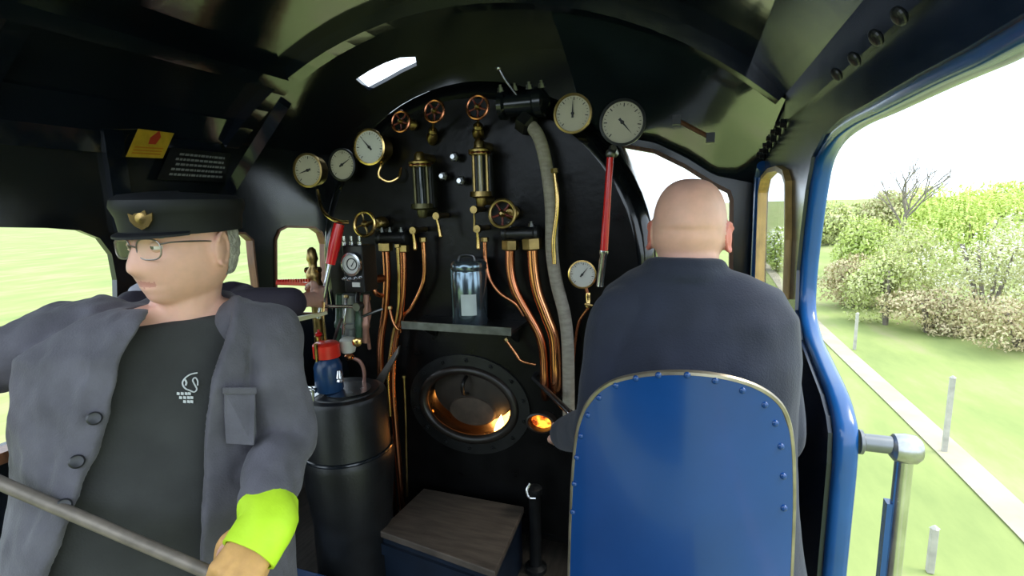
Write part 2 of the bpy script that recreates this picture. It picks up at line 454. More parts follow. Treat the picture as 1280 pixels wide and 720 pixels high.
# front plate behind the boiler, with the spectacle window on the driver's side
sp_px = [(740, 178), (780, 180), (819, 187), (858, 206), (893, 228), (913, 238), (917, 250), (916, 340), (890, 420), (740, 420)]
S1 = [(p.x, p.z) for p in [atY(px, py, YF) for px, py in sp_px]]
S2 = [(-x, z) for x, z in S1]
xs = np.linspace(-1.31, 1.30, 30)
outer = [(-1.31, 0.0)] + [(x, roof_z(x) + .01) for x in xs] + [(1.30, 0.0)]
m = plate(outer, [S1, S2], lambda a, b: V((a, YF, b)), (0, 0.03, 0))
wall_front = struct('wall_front', m, black_gloss, smooth=False)
P = [V((a, YF + .01, b)) for a, b in S1]; window_2 = struct('window_2', ring_frame(P, (0, 1, 0), 0.02, 0.06), frame_wood, smooth=False); pane(P, (0, 1, 0), window_2)
P = [V((a, YF + .01, b)) for a, b in S2]; window_5 = struct('window_5', ring_frame(P, (0, 1, 0), 0.02, 0.06), frame_wood, smooth=False); pane(P, (0, 1, 0), window_5)

# roof members
def arch_band(y0, y1, x0, x1, drop, n=24):
    rings = []
    for x in np.linspace(x0, x1, n):
        z = roof_z(x); nx, nz = x / RR, (z - RZ) / RR
        a = V((x, y0, z + .004)); b = V((x, y1, z + .004)); dn = V((-nx, 0, -nz)) * (drop + .004)
        rings.append([a, b, b + dn, a + dn])
    m = MB(); m.loft(rings); return m
trim_2 = struct('trim_2', arch_band(2.02, 2.10, -1.29, 1.285, 0.055), black_roof, smooth=False)
trim_3 = struct('trim_3', arch_band(1.02, 1.09, -1.27, 0.30, 0.035), black_roof, smooth=False)
def roof_stringer(x, y0, y1, wd, dp):
    z = roof_z(x); n = V((-x / RR, 0, -(z - RZ) / RR)); t = V((n.z, 0, -n.x)); m = MB()
    a = V((x, 0, z)); q = [a + t * wd / 2 - n * .004, a - t * wd / 2 - n * .004, a - t * wd / 2 + n * dp, a + t * wd / 2 + n * dp]
    m.prism([V((p.x, y0, p.z)) for p in q], (0, y1 - y0, 0)); return m
trim_4 = struct('trim_4', roof_stringer(-0.88, YR, 2.02, 0.075, 0.07), black_roof, smooth=False)
# angle where roof meets right side sheet
m = MB(); m.prism([V((1.283, YR, 1.90)), V((1.283, YR, 2.03)), V((1.16, YR, roof_z(1.16) + .01)), V((1.155, YR, roof_z(1.155) - 0.010)), V((1.265, YR, 1.992)), V((1.268, YR, 1.90))], (0, 2.02 - YR, 0))
trim_5 = struct('trim_5', m, navy_wall, smooth=False)
m = MB(); m.prism([V((-1.302, YR, 1.90)), V((-1.302, YR, 2.02)), V((-1.18, YR, roof_z(1.18) + .01)), V((-1.175, YR, roof_z(1.175) - 0.012)), V((-1.28, YR, 1.985)), V((-1.285, YR, 1.90))], (0, 2.02 - YR, 0))
trim_6 = struct('trim_6', m, black_roof, smooth=False)
# sloping hood plate between the last roof rib and the spectacle window
def front_z(x):
    q = sorted(S1[1:5]); return float(np.interp(x, [p[0] for p in q], [p[1] for p in q])) + .035 - max(0, x - q[-1][0]) * .25
rg = []
for x in np.linspace(0.42, 1.275, 24):
    a = V((x, 2.095, roof_z(x) - .035)); b = V((x, YF - .004, front_z(x))); mid = (a + b) / 2 + V((0, 0, .035))
    lo = [a, a * .5 + mid * .5 + V((0, 0, .01)), mid, mid * .5 + b * .5 + V((0, 0, .01)), b]; rg.append(lo + [p + V((0, .002, .012)) for p in lo[::-1]])
m = MB(); m.loft(rg); trim_9 = struct('trim_9', m, pmat('glossy hood paint', (0.02, 0.030, 0.042), 0.13, var=0.3, vscale=4, bump=0.3, bscale=7, spec=0.8, coat=.5), angle=60)

# bolts: hexagon nuts on the roof angle and on the roof sheet
def nut(mb, p, n, r=0.011, h=0.011):
    mb.lathe([(r * 1.25, 0), (r * 1.25, h * .25), (r, h * .25), (r, h), (r * .55, h), (r * .55, h * 1.7)], p, n, seg=6)
nrm = V((-0.82, 0, -0.57)).normalized()
for px, py in [(1124, 20), (1095, 47), (1068, 74), (1046, 93)]:
    p = atX(px, py, 1.222); m = MB(); m.ell(p, (.013, .013, .007), nrm.to_track_quat('Z', 'Y').to_matrix(), 16, 10); part('bolt', m, black_satin, trim_5, smooth=False)
for px, py in [(931, 108), (943, 86), (960, 56)]:
    d = ray(px, py); t = 0.3
    while (CAM + d * t).z < roof_z((CAM + d * t).x) and t < 4: t += 0.004
    p = CAM + d * t; n = V((-p.x / RR, 0, -(p.z - RZ) / RR)); m = MB(); nut(m, p - n * .004, n, 0.010, 0.006); part('bolt', m, black_satin, ceiling, smooth=False)
for i in range(7):
    y = 2.04 + 0.12 * i; p = V((1.275, y, 1.90 - 0.012 * i)); m = MB(); nut(m, p, (-1, 0, 0), 0.016, 0.02); part('bolt', m, black_satin, wall_right, smooth=False)
# ------------------------------------------------------------------ boiler backhead
YB = 2.1
BX, BZ, BR = 0.02, 1.36, 0.826
FX, FZ, FRX, FRZ = 0.0, 0.717, 0.225, 0.160
def backhead_r(th):
    """distance from firehole centre to the outline in direction th"""
    dx, dz = math.cos(th), math.sin(th); t = 0.1
    while t < 3:
        x, z = FX + dx * t, FZ + dz * t
        if z >= BZ: ok = (x - BX) ** 2 + (z - BZ) ** 2 < BR * BR
        else: ok = abs(x - BX) < BR - 0.10 * (BZ - z) and z > 0.05
        if not ok: break
        t += 0.004
    return t
NB = 120; ths = [2 * PI * k / NB for k in range(NB)]; Rb = [backhead_r(t) for t in ths]
Rs = [np.mean([Rb[(k + j) % NB] for j in (-1, 0, 1)]) for k in range(NB)]
def bring(fr, Y): return [V((FX + math.cos(t) * fr(k, t), Y, FZ + math.sin(t) * fr(k, t))) for k, t in enumerate(ths)]
def ell_r(a, b):
    return lambda k, t: a * b / math.sqrt((b * math.cos(t)) ** 2 + (a * math.sin(t)) ** 2)
hole = ell_r(FRX, FRZ); SR = 0.085
rings = [bring(hole, 2.42), bring(hole, YB - .002)]; shell_rings = []
for fr_ in (0.25, 0.5, 0.75, 1.0): rings.append(bring(lambda k, t: hole(k, t) + (Rs[k] - SR - hole(k, t)) * fr_, YB))
for a in np.linspace(0, PI / 2, 9): shell_rings.append(bring(lambda k, t: Rs[k] - SR + SR * math.sin(a), YB + SR - SR * math.cos(a)))
shell_rings.append(bring(lambda k, t: Rs[k], YF - .003))
boiler = thing('boiler', 'large black rounded boiler backhead filling the front of the cab', 'boiler', (FX, YB, 0.0))
m = MB(); m.loft(rings, cap=False); part('backplate', m, black_sooty, boiler, angle=50); m = MB(); m.loft(shell_rings, cap=False); part('barrel_shell', m, pmat('gloss boiler paint', (0.004, 0.005, 0.006), 0.12, var=.3, bump=.12, bscale=8, rvar=.04, spec=.6), boiler, angle=60)
# firebox behind the hole
m = MB(); m.box((0, 2.64, 0.42), (0.75, 0.44, 0.04)); m.box((0, 2.875, 0.75), (0.80, 0.04, 0.70)); m.box((-.40, 2.64, .75), (.04, .44, .70)); m.box((.40, 2.64, .75), (.04, .44, .70)); m.box((0, 2.64, 1.10), (.80, .44, .04))
part('firebox', m, pmat('firebrick', (0.12, 0.07, 0.05), 0.9), boiler, smooth=False)
m = MB()
for i in range(46):
    x, y = random.uniform(-.34, .34), random.uniform(2.47, 2.80); m.ell((x, y, 0.50 + random.uniform(0, .05)), (random.uniform(.04, .07), random.uniform(.04, .06), random.uniform(.03, .05)), M.Rotation(random.random() * 3, 3, 'Z'), seg=8, rings=5)
bed = part('fire', m, fire_core, boiler, 'glowing orange fire inside the firehole'); bed['kind'] = 'stuff'
# mouth ring with a raised rounded lip, and an outer flange with studs
def ell_tube(a, b, Y, r, seg=64, x=FX, z=FZ):
    m = MB(); m.tube([(x + a * math.cos(t), Y, z + b * math.sin(t)) for t in np.linspace(0, 2 * PI, seg, endpoint=False)], r, 12, closed=True); return m
ring_mat = pmat('heated iron ring', (0.018, 0.014, 0.012), 0.36, var=0.4, vscale=12, spec=0.6)
part('mouth_ring', ell_tube(FRX + .012, FRZ + .012, YB - .008, .022), ring_mat, boiler)
fl = MB(); rg = []
for (d, y) in [(0.03, YB + .002), (0.03, YB - .012), (0.085, YB - .012), (0.085, YB + .002)]:
    rg.append([V((FX + (FRX + d) * math.cos(t), y, FZ + (FRZ + d) * math.sin(t))) for t in np.linspace(0, 2 * PI, 64, endpoint=False)])
fl.loft(rg, cap=False); part('mouth_flange', fl, black_satin, boiler)
for k in range(14):
    t = 2 * PI * (k + .5) / 14; m = MB(); nut(m, V((FX + (FRX + .060) * math.cos(t), YB - .010, FZ + (FRZ + .060) * math.sin(t))), V((0, -1, 0)), .011, .012); part('stud', m, black_satin, boiler, smooth=False)
# firehole flap: an oval plate hung just inside the mouth, leaving a gap along its foot
fp = MB(); rg = []
for (sc_, y) in [(0.02, 2.150), (0.55, 2.148), (0.80, 2.155), (0.97, 2.170), (1.0, 2.185), (0.97, 2.200), (0.02, 2.200)]:
    rg.append([V((FX - .010 + (FRX - .012) * sc_ * math.cos(t), y + 0.04 * (FZ + .02 - (FZ + FRZ * sc_ * math.sin(t))), FZ + .027 + (FRZ - .010) * sc_ * math.sin(t))) for t in np.linspace(0, 2 * PI, 56, endpoint=False)])
fp.loft(rg); flap = part('firehole_flap', fp, pmat('scorched flap plate', (0.040, 0.032, 0.026), 0.6, var=0.4, vscale=9, bump=0.3, bscale=30), boiler)
m = MB(); rg = []
for (sc_, y) in [(1.0, 2.155), (0.93, 2.142), (0.02, 2.136)]:
    rg.append([V((FX - .005 + .125 * sc_ * math.cos(t), y, FZ - .055 + .075 * sc_ * math.sin(t))) for t in np.linspace(0, 2 * PI, 40, endpoint=False)])
m.loft(rg); part('scoop_plate', m, pmat('brown scale', (0.075, 0.055, 0.042), 0.65, var=0.3, vscale=16), flap)
m = MB(); m.tube(spl([(-.02, 2.14, FZ + .035), (-.025, 2.10, FZ + .05), (-.02, 2.09, FZ + .10), (-.018, 2.13, FZ + .125)], 6), .009, 8); part('flap_handle', m, black_satin, flap)
# flame licking out at the flap's right side, a few small ones at the left
def flame(px, py, h, w_, Y, lean=0.0):
    c = atY(px, py, Y); m = MB(); prof = [(0.0, 0), (.8, .12), (1, .3), (.78, .55), (.42, .8), (.02, 1.0)]
    rg = []
    for r, t in prof: rg.append([c + V((lean * t * h + w_ * r * math.cos(a), w_ * .55 * r * math.sin(a), h * t)) for a in np.linspace(0, 2 * PI, 14, endpoint=False)])
    m.loft(rg); return m
part('flame', flame(623, 546, .115, .027, 2.135, .16), flame_mat, boiler, 'bright yellow flame licking past the flap')
emb = MB()
for (px, py, s) in [(530, 508, .009), (535, 511, .010), (538, 516, .008), (533, 515, .008), (536, 523, .007), (541, 514, .007)]: emb.ell(atY(px, py, 2.12), (s, s * .7, s * 1.3), seg=8, rings=6)
part('ember_glow', emb, ember_glow, boiler, 'small glowing embers caught at the flap edge')
# made-up glowing cup right of the mouth, standing in for firelight on metal
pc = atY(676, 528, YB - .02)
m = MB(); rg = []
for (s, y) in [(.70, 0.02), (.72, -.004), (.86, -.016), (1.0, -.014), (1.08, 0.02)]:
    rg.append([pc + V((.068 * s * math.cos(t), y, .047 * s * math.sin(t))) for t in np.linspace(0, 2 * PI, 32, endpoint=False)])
m.loft(rg, cap=False); glow_cup = part('firelight_cup', m, ring_mat, boiler)
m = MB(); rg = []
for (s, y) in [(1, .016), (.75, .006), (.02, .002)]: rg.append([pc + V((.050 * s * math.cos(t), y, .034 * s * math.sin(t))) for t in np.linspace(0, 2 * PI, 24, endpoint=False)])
m.loft(rg); part('ember_glow', m, ember_glow, glow_cup, 'orange firelight glow added beside the firehole')
fl_ = bpy.data.lights.new('fire glow', 'POINT'); fl_.energy = 7.0; fl_.color = (1, .36, .08); fl_.shadow_soft_size = .07
fo = bpy.data.objects.new('fire glow', fl_); COL.objects.link(fo); fo.location = (0.03, 2.42, 0.60)

# ------------------------------------------------------------------ gauges, valves, pipes
def ppm(p):                         # metres per pixel at a point
    return (p - CAM).dot(ROT @ V((0, 0, -1))) / FPX

def gauge(px, py, rpx, Y, label, case, dialm, dl=0.055, ndl=2.2, group=None, tilt=0.0, back=YB, loop=False, tick=24):
    c = atY(px, py, Y); r = rpx * ppm(c); ax = (M.Rotation(tilt, 3, 'Z') @ V((0, -1, 0)))
    t = thing('pressure_gauge', label, 'gauge', c + V((0, 0, -r)), group or 'pressure gauges on the backhead')
    m = MB(); m.lathe([(r * .55, -dl - .004), (r * .9, -dl), (r * .93, -.010), (r * 1.06, -.008), (r * 1.06, .006), (r * .95, .008), (r * .93, .002)], c, ax, 36, cap=False)
    m.lathe([(1e-4, -dl - .004), (r * .55, -dl - .004)], c, ax, 36, cap=False); part('case', m, case, t)
    m = MB(); m.lathe([(r * .94, .0), (1e-4, .0015)], c, ax, 36, cap=False); d = part('dial', m, dialm, t)
    u, w_ = orth(ax); up = V((0, 0, 1)); rt = ax.cross(up).normalized() * -1
    m = MB()
    for k in range(tick):
        a = R_(-225 + 270 * k / (tick - 1)); dr = rt * math.cos(a) * -1 + up * -math.sin(a) ; dr = -dr if False else (rt * math.cos(R_(225 - 270 * k / (tick - 1))) + up * math.sin(R_(225 - 270 * k / (tick - 1))))
        tn = ax.cross(dr); L0 = .70 if k % 4 == 0 else .78; wd = r * (.022 if k % 4 == 0 else .012)
        q = [c + ax * .0022 + dr * r * L0 - tn * wd, c + ax * .0022 + dr * r * .86 - tn * wd, c + ax * .0022 + dr * r * .86 + tn * wd, c + ax * .0022 + dr * r * L0 + tn * wd]
        m.prism(q, ax * .0006)
    part('scale', m, ink, d, smooth=False)
    dr = rt * math.cos(ndl) + up * math.sin(ndl); tn = ax.cross(dr); m = MB()
    m.prism([c + ax * .004 - dr * r * .22 - tn * r * .06, c + ax * .004 + dr * r * .72, c + ax * .004 - dr * r * .22 + tn * r * .06], ax * .0015)
    m.lathe([(r * .09, .003), (r * .09, .007), (1e-4, .008)], c, ax, 12); part('needle', m, ink, t, smooth=False)
    # mounting stem back to the plate
    if back is not None:
        b = c - ax * dl; m = MB(); m.tube([b + V((0, 0, -r * .15)), V((b.x, back - .001, b.z - r * .15))], r * .22, 10); part('stem', m, case, t)
    if loop:
        m = MB(); m.tube(spl([c + V((.3 * r, dl * .7, -r * .85)), c + V((.05 * r, dl * .6, -r * 1.6)), c + V((.55 * r, dl * .8, -r * 2.0)), c + V((1.15 * r, dl, -r * 1.75)), c + V((1.2 * r, dl + .02, -r * 1.2))], 6), r * .09, 8)
        part('siphon_loop', m, brass, t)
    return t, c, r

gauge(385, 213, 20, 2.00, 'cream dial gauge in dull brass case, nearest the dark side wall', brass_dull, dial_cream, .06, 3.4, tilt=R_(4))
gauge(428, 206, 19, 2.03, 'small flat-rimmed cream gauge between the dull brass gauge and the polished brass one', black_satin, dial_cream, .03, 0.5)
gauge(462, 184, 21, 1.97, 'deep polished brass gauge with white dial and looped pipe under it', brass, dial_white, .085, 2.3, loop=True, tilt=R_(3))
gauge(716, 142, 23, 2.00, 'large cream pressure gauge in copper case above the pale lagged pipe', brass_dull, dial_cream, .055, 1.55)
gauge(778, 153, 27, 2.02, 'largest gauge, black cased with cream dial, above the red regulator handle', black_satin, dial_cream, .05, 5.4, back=YB + .03)
g6, c6, r6 = gauge(728, 343, 17, 2.00, 'small white dial gauge with brass rim on a copper pipe beside the seated driver', brass, dial_white, .045, 0.9)
m = MB(); m.tube(spl([c6 + V((.012, .01, -r6)), atY(735, 372, 2.01), atY(735, 385, 2.015), atY(724, 402, 2.03), atY(719, 430, 2.04), atY(716, 470, 2.05)], 6), .0065, 8); part('feed_pipe', m, copper, g6)
m = MB(); m.lathe([(.012, 0), (.014, .012), (.009, .02), (.013, .045), (.010, .06)], atY(735, 384, 2.012), (0, 0, 1), 10); m.tube([atY(731, 380, 2.0), atY(741, 382, 2.0)], .006, 8); part('cock', m, brass, g6)

def handwheel(px, py, rpx, Y, label, rim, spoke, stem_to=None, group=None, tilt=(0, -1, 0.1), back=YB, nsp=5):
    c = atY(px, py, Y); r = rpx * ppm(c); ax = V(tilt).normalized(); u, w_ = orth(ax)
    t = thing('valve_handwheel', label, 'valve', c + V((0, 0, -r)), group or 'valve handwheels on the backhead')
    m = MB(); m.torus(c, ax, r * .88, r * .13, 32, 8); part('rim', m, rim, t)
    m = MB(); m.lathe([(r * .24, -.014), (r * .26, 0), (r * .2, .012), (r * .09, .018)], c, ax, 14); part('hub', m, brass_dull, t)
    for k in range(nsp):
        a = 2 * PI * k / nsp + .3; d = u * math.cos(a) + w_ * math.sin(a); m = MB()
        m.tube([c + d * r * .2, c + d * r * .55 - ax * .004, c + d * r * .86], [r * .10, r * .07, r * .09], 8); part('spoke', m, spoke, t)
    e = V(stem_to) if stem_to is not None else V((c.x, back - .001, c.z))
    b = c + (e - c) * .55; m = MB(); m.tube([c, b], r * .11, 8); part('spindle', m, brass_dull, t)
    d = (e - b).normalized(); L = (e - b).length; m = MB(); m.lathe([(r * .28, 0), (r * .42, L * .12), (r * .30, L * .3), (r * .5, L * .5), (r * .5, L * .8), (r * .36, L)], b, d, 12); part('bonnet', m, brass_dull, t)
    return t
handwheel(501, 152, 14, 1.98, 'small copper-rimmed handwheel above the brass gauge, first of the top three', copper, wheel_red)
handwheel(543, 139, 15, 1.96, 'copper-rimmed handwheel in the middle of the top three, over the dark gauge glass', copper, wheel_red, stem_to=atY(540, 178, YB))
handwheel(597, 134, 16, 1.96, 'copper-rimmed handwheel above the bright brass gauge glass, last of the top three', copper, wheel_red, stem_to=atY(598, 172, YB))
handwheel(456, 280, 17, 1.94, 'bright brass handwheel above the black panel with the white dial', brass, brass_dull, nsp=4)
handwheel(628, 267, 19, 1.95, 'largest dark red handwheel with brass rim over the bent copper pipes', brass_dull, wheel_red)

def water_gauge(px, py0, py1, wpx, Y, label, mat, dim):
    a = atY(px - 3, py0, Y); b = atY(px + 4, py1, Y); a.x = b.x = (a.x + b.x) / 2; w_ = wpx * ppm(a) / 2
    t = thing('gauge_glass', label, 'gauge glass', b + V((0, 0, -.05)), 'gauge glasses on the backhead'); h = a.z - b.z
    for s in (-1, 1):
        m = MB(); m.tube([V((a.x + s * w_ * .75, Y, b.z)), V((a.x + s * w_ * .75, Y, a.z))], w_ * .18, 8); part('side_column', m, mat, t)
    m = MB(); m.tube([V((a.x, Y, b.z - .005)), V((a.x, Y, a.z + .005))], w_ * .26, 10); part('glass_tube', m, dim, t)
    m = MB(); m.box((a.x, Y + w_ * .75, (a.z + b.z) / 2), (w_ * 1.7, .006, h)); part('back_strip', m, black_satin, t, smooth=False)
    for nm, z, dz in (('top_cock', a.z, 1), ('bottom_cock', b.z, -1)):
        m = MB(); m.lathe([(w_ * 1.15, -.012), (w_ * 1.2, .008), (w_ * .6, .016), (w_ * .55, .04), (w_ * .35, .05)], (a.x, Y, z), (0, 0, dz), 12)
        m.tube([V((a.x, Y, z + dz * .026)), V((a.x, YB - .001, z + dz * .026))], w_ * .5, 10); part(nm, m, brass_dull if dz > 0 else mat, t)
        if dz > 0:
            m = MB(); m.torus((a.x, Y, z - .004), (0, 0, 1), w_ * 1.05, w_ * .16, 20, 6); part('copper_collar', m, copper, t)
    return t
water_gauge(526, 205, 258, 24, 1.99, 'tall gauge glass with dark dirty brass columns below the middle handwheel', pmat('tarnished brass', (0.13, 0.12, 0.06), 0.4, metal=.8, var=.3), pmat('dark tube glass', (0.02, 0.03, 0.025), 0.08, spec=.8))
water_gauge(600, 190, 243, 24, 1.99, 'gauge glass with bright brass columns beside the largest handwheel', brass_dull, pmat('lit tube glass', (0.40, 0.36, 0.22), 0.1, spec=.8))

def cock_handle(px0, py0, px1, py1, Y, label, mat=brass, w_=.007):
    a, b = atY(px0, py0, Y), atY(px1, py1, Y); t = thing('cock_lever', label, 'cock', (b.x, Y, b.z), 'cock levers under the gauge glasses')
    m = MB(); m.lathe([(.016, 0), (.018, .02), (.012, .03), (.012, YB - Y - .001)], a + V((0, -.01, 0)), (0, 1, 0), 12); part('plug', m, brass_dull, t)
    m = MB(); m.tube([a + V((0, -.006, 0)), a + (b - a) * .5, b], [w_ * .7, w_, w_ * 1.25], 10); m.ell(b, w_ * 1.3, seg=10, rings=6); part('lever', m, mat, t); return t
cock_handle(546, 270, 551, 295, 1.99, 'slim brass cock lever hanging alone at the centre of the backhead')
cock_handle(517, 288, 519, 311, 1.98, 'short brass cock lever below the dark gauge glass')
cock_handle(593, 262, 593, 288, 2.00, 'dark slender cock lever below the bright gauge glass', brass_dull, .005)
cock_handle(597, 286, 598, 310, 1.98, 'stubby bright brass cock lever below the bright gauge glass')

def pipe(pxs, wpx, mat, label, Y=2.03, name='pipe', nuts=(0,), cat='pipe', nutmat=None, dy=None):
    pts = [atY(p[0], p[1], p[2] if len(p) > 2 else Y) for p in pxs]; r = wpx * ppm(pts[len(pts) // 2]) / 2
    t = thing(name, label, cat, pts[-1], 'pipes on the backhead'); m = MB(); m.tube(spl(pts, 8), r, 14); part('tube', m, mat, t)
    for i in nuts:
        p = pts[i]; q = pts[1] if i == 0 else pts[-2]; m = MB(); m.lathe([(r * 1.2, -r * .6), (r * 1.75, -r * .4), (r * 1.75, r * 1.4), (r * 1.2, r * 1.7)], p, q - p, seg=6); part('union_nut', m, nutmat or brass_dull, t, smooth=False)
    return t
# left-hand bundle
pipe([(482, 306), (484, 345), (482, 385), (476, 430), (477, 480), (483, 540), (490, 612), (496, 660), (500, 692)], 9.5, copper, 'thick dull copper pipe running down the outer edge of the tall pipe bundle', 2.01)
pipe([(497, 306), (499, 345), (498, 385), (491, 420), (486, 455), (485, 480), (488, 520)], 4, brass, 'thin yellow pipe curving down between two thick copper pipes', 1.97)
pipe([(504, 308), (505, 345), (502, 385), (494, 430), (491, 480), (495, 540), (501, 612), (506, 660), (510, 690)], 8, copper, 'brassy copper pipe on the firehole side of the tall pipe bundle', 2.02)
pipe([(529, 298), (531, 340), (526, 362), (514, 385), (504, 396), (500, 415)], 5.5, copper_bright, 'thin bright copper pipe sweeping sideways below the dark gauge glass', 2.03)
pipe([(505, 470), (507, 520), (508, 570), (509, 620)], 3, brass_dull, 'thin straight pipe standing beside the firehole', 2.06)
pipe([(487, 384, 1.97), (491, 402, 1.96), (499, 412, 1.97), (505, 404, 2.0)], 3.5, copper_bright, 'little pinkish copper pipe looping between the tall pipes', 1.97)
pipe([(461, 495, 1.9), (463, 520, 1.9), (465, 548, 1.9), (468, 585, 1.92)], 5, copper_bright, 'short orange copper pipe behind the black drum', 1.9)
# right-hand bundle
pipe([(638, 303), (638, 335), (644, 362), (660, 392), (674, 418), (680, 445), (681, 482), (682, 496, 2.095)], 12, copper, 'bent copper pipe with pale shine below the largest handwheel', 2.02)
pipe([(665, 301), (667, 335), (672, 365), (683, 395), (693, 425), (695, 478), (696, 492, 2.095)], 14, copper_bright, 'thick bright orange bent copper pipe beside the pale lagged pipe', 2.01)
pipe([(655, 152, 2.03), (666, 160, 2.02), (676, 178, 2.01), (684, 215, 2.01), (689, 260, 2.01), (690, 315, 2.01), (696, 355, 2.01), (706, 395, 2.01), (710, 440, 2.01), (711, 520, 2.02)], 16, lagging, 'thick pale lagged pipe curving down from the top of the boiler', 2.01, nutmat=black_satin)
pipe([(693, 212), (696, 240), (696, 265), (692, 300), (693, 330)], 5.5, brass, 'thin golden pipe close beside the pale lagged pipe', 1.975)
pipe([(606, 298), (607, 325), (612, 348), (625, 366), (645, 380), (655, 395)], 5.5, copper, 'thin copper pipe curving away below the stubby brass cock', 2.04)
pipe([(632, 424), (644, 441), (652, 451), (670, 456)], 4, copper_bright, 'short thin copper pipe bent below the shelf end', 2.02)
# flanged valve bodies the bundles hang from
def manifold(px0, px1, py, hpx, Y, label, outs, mat=black_satin):
    a, b = atY(px0, py, Y), atY(px1, py, Y); k = ppm(a); r = hpx * k / 2; b.z = a.z
    t = thing('valve_block', label, 'valve', (a + b) / 2 + V((0, 0, -r)), 'valve blocks heading the pipe bundles')
    m = MB(); m.lathe([(r * .8, 0), (r * 1.1, .006), (r * 1.1, .02), (r * .85, .028), (r * .85, (b - a).length - .028), (r * 1.1, (b - a).length - .02), (r * 1.1, (b - a).length - .006), (r * .8, (b - a).length)], a, b - a, 18)
    m.tube([(a + b) / 2, V(((a.x + b.x) / 2, YB - .001, a.z))], r * .8, 12); part('body', m, mat, t)
    for ox in outs:
        p = atY(ox, py, Y); m = MB(); nut(m, V((p.x, Y, a.z + r * .8)), V((0, 0, 1)), r * .35, r * .4); part('nut', m, steel_dark, t, smooth=False)
    return t
manifold(472, 512, 297, 17, 2.03, 'black valve block with nuts at the head of the tall pipe bundle', (478, 488, 502))
manifold(628, 676, 292, 20, 2.03, 'black valve block at the head of the bent copper pipes', (636, 664))
m = MB(); c = atY(652, 130, 2.03)
tm = thing('steam_manifold', 'glossy black domed steam manifold on top of the boiler catching white glints', 'manifold', c + V((0, 0, -.08)))
m.lathe([(.03, -.10), (.056, -.09), (.058, -.07), (.046, -.06), (.046, .05), (.056, .06), (.056, .09), (.03, .11), (1e-4, .12)], c, (1, 0, 0), 24); m.tube([c, V((c.x, YB, c.z - .02))], .045, 14); part('body', m, black_gloss, tm)
for dx in (-.08, -.02, .04, .09):
    m = MB(); nut(m, c + V((dx, -.02, .05)), V((0, -.3, 1)), .012, .016); part('nut', m, steel_dark, tm, smooth=False)
m = MB(); m.tube([c + V((-.01, -.03, .03)), c + V((-.05, -.05, .09)), c + V((-.07, -.06, .13))], .006, 8); m.ell(c + V((-.07, -.06, .13)), .011, seg=10, rings=8); part('lever', m, steel, tm)
# small steel fittings scattered between the gauge glasses
for i, (px, py, lab) in enumerate([(567, 196, 'small steel union between the two gauge glasses, uppermost of three'), (553, 220, 'small steel union nearest the dark gauge glass'), (575, 226, 'small steel union nearest the bright gauge glass')]):
    c = atY(px, py, 2.05); t = thing('pipe_union', lab, 'fitting', c + V((0, 0, -.02)), 'steel unions between the gauge glasses')
    m = MB(); m.lathe([(.016, 0), (.022, .004), (.022, .018), (.014, .022), (.014, .051)], c, (0, 1, 0), 6); part('hexagon', m, steel_dark, t, smooth=False)
    m = MB(); m.lathe([(.010, -.014), (.010, .0)], c, (0, 1, 0), 10); part('spigot', m, steel, t)

# regulator: red pull-out handle on its bracket
t = thing('regulator_handle', 'long red regulator handle with silver end hanging in front of the driver', 'regulator', atY(751, 358, 1.9))
a, b, c, d = atY(763, 192, 1.9), atY(755, 313, 1.9), atY(754, 320, 1.9), atY(750, 358, 1.9); k = ppm(a)
m = MB(); m.tube([a, (a + b) / 2, b], [4.2 * k, 4.6 * k, 5.2 * k], 14); part('grip', m, red_paint, t)
m = MB(); m.tube([b, b + (c - b) * .5, c, d], [6 * k, 6.2 * k, 4.6 * k, 4.6 * k], 14); part('silver_end', m, steel, t)
m = MB(); m.tube([a + V((0, 0, -.01)), a + V((.0, .05, .02)), V((a.x - .02, YB + .02, a.z + .02))], [.013, .016, .018], 12); m.ell(a, .018, seg=12, rings=8); part('pivot', m, steel_dark, t)
# second lever with red grip at the left
t = thing('red_lever', 'red gripped brass lever held by the hand of the half hidden man', 'lever', atY(398, 392, 1.72))
a, b, d = atY(424, 280, 1.78), atY(413, 330, 1.75), atY(399, 398, 1.72); k = ppm(a)
m = MB(); m.tube([a, (a + b) / 2, b], [6.5 * k, 7.5 * k, 6 * k], 12); part('grip', m, red_paint, t)
m = MB(); m.tube([b, d], [3 * k, 3.3 * k], 10); part('shaft', m, steel, t)
m = MB(); m.tube(spl([atY(436, 278, 1.8), atY(425, 277, 1.78), atY(412, 272, 1.79), atY(402, 260, 1.85), atY(397, 238, 1.95)], 6), .0075, 8); part('link_rod', m, brass, t)

# shelf and canister
ps = atY(591, 403, 2.02); zs = ps.z
sh = thing('drip_shelf', 'black iron shelf with raised lip above the firehole', 'shelf', (-.03, 2.0, zs - .03))
x0, x1 = atY(503, 412, 1.9).x, atY(640, 424, 1.9).x
m = MB(); m.box(((x0 + x1) / 2, 2.0, zs - .006), (x1 - x0, .198, .012)); part('tray', m, steel_dark, sh, smooth=False)
m = MB(); m.box(((x0 + x1) / 2, 1.897, zs + .002), (x1 - x0, .008, .034)); part('lip', m, steel_dark, sh, smooth=False)
for x in (x0 + .05, x1 - .05):
    m = MB(); m.prism([V((x, 2.099, zs - .012)), V((x, 1.93, zs - .012)), V((x, 2.099, zs - .10))], (.010, 0, 0)); part('bracket', m, black_satin, sh, smooth=False)
can = thing('oil_canister', 'dented steel blue-grey oil canister standing on the shelf over the firehole', 'canister', (ps.x, 2.02, zs))
k = ppm(ps); r = 21.5 * k; h = 80 * k
can_mat = pmat('blue-grey canister metal', (0.20, 0.27, 0.32), 0.2, metal=.85, var=.3, vscale=9, rvar=.08)
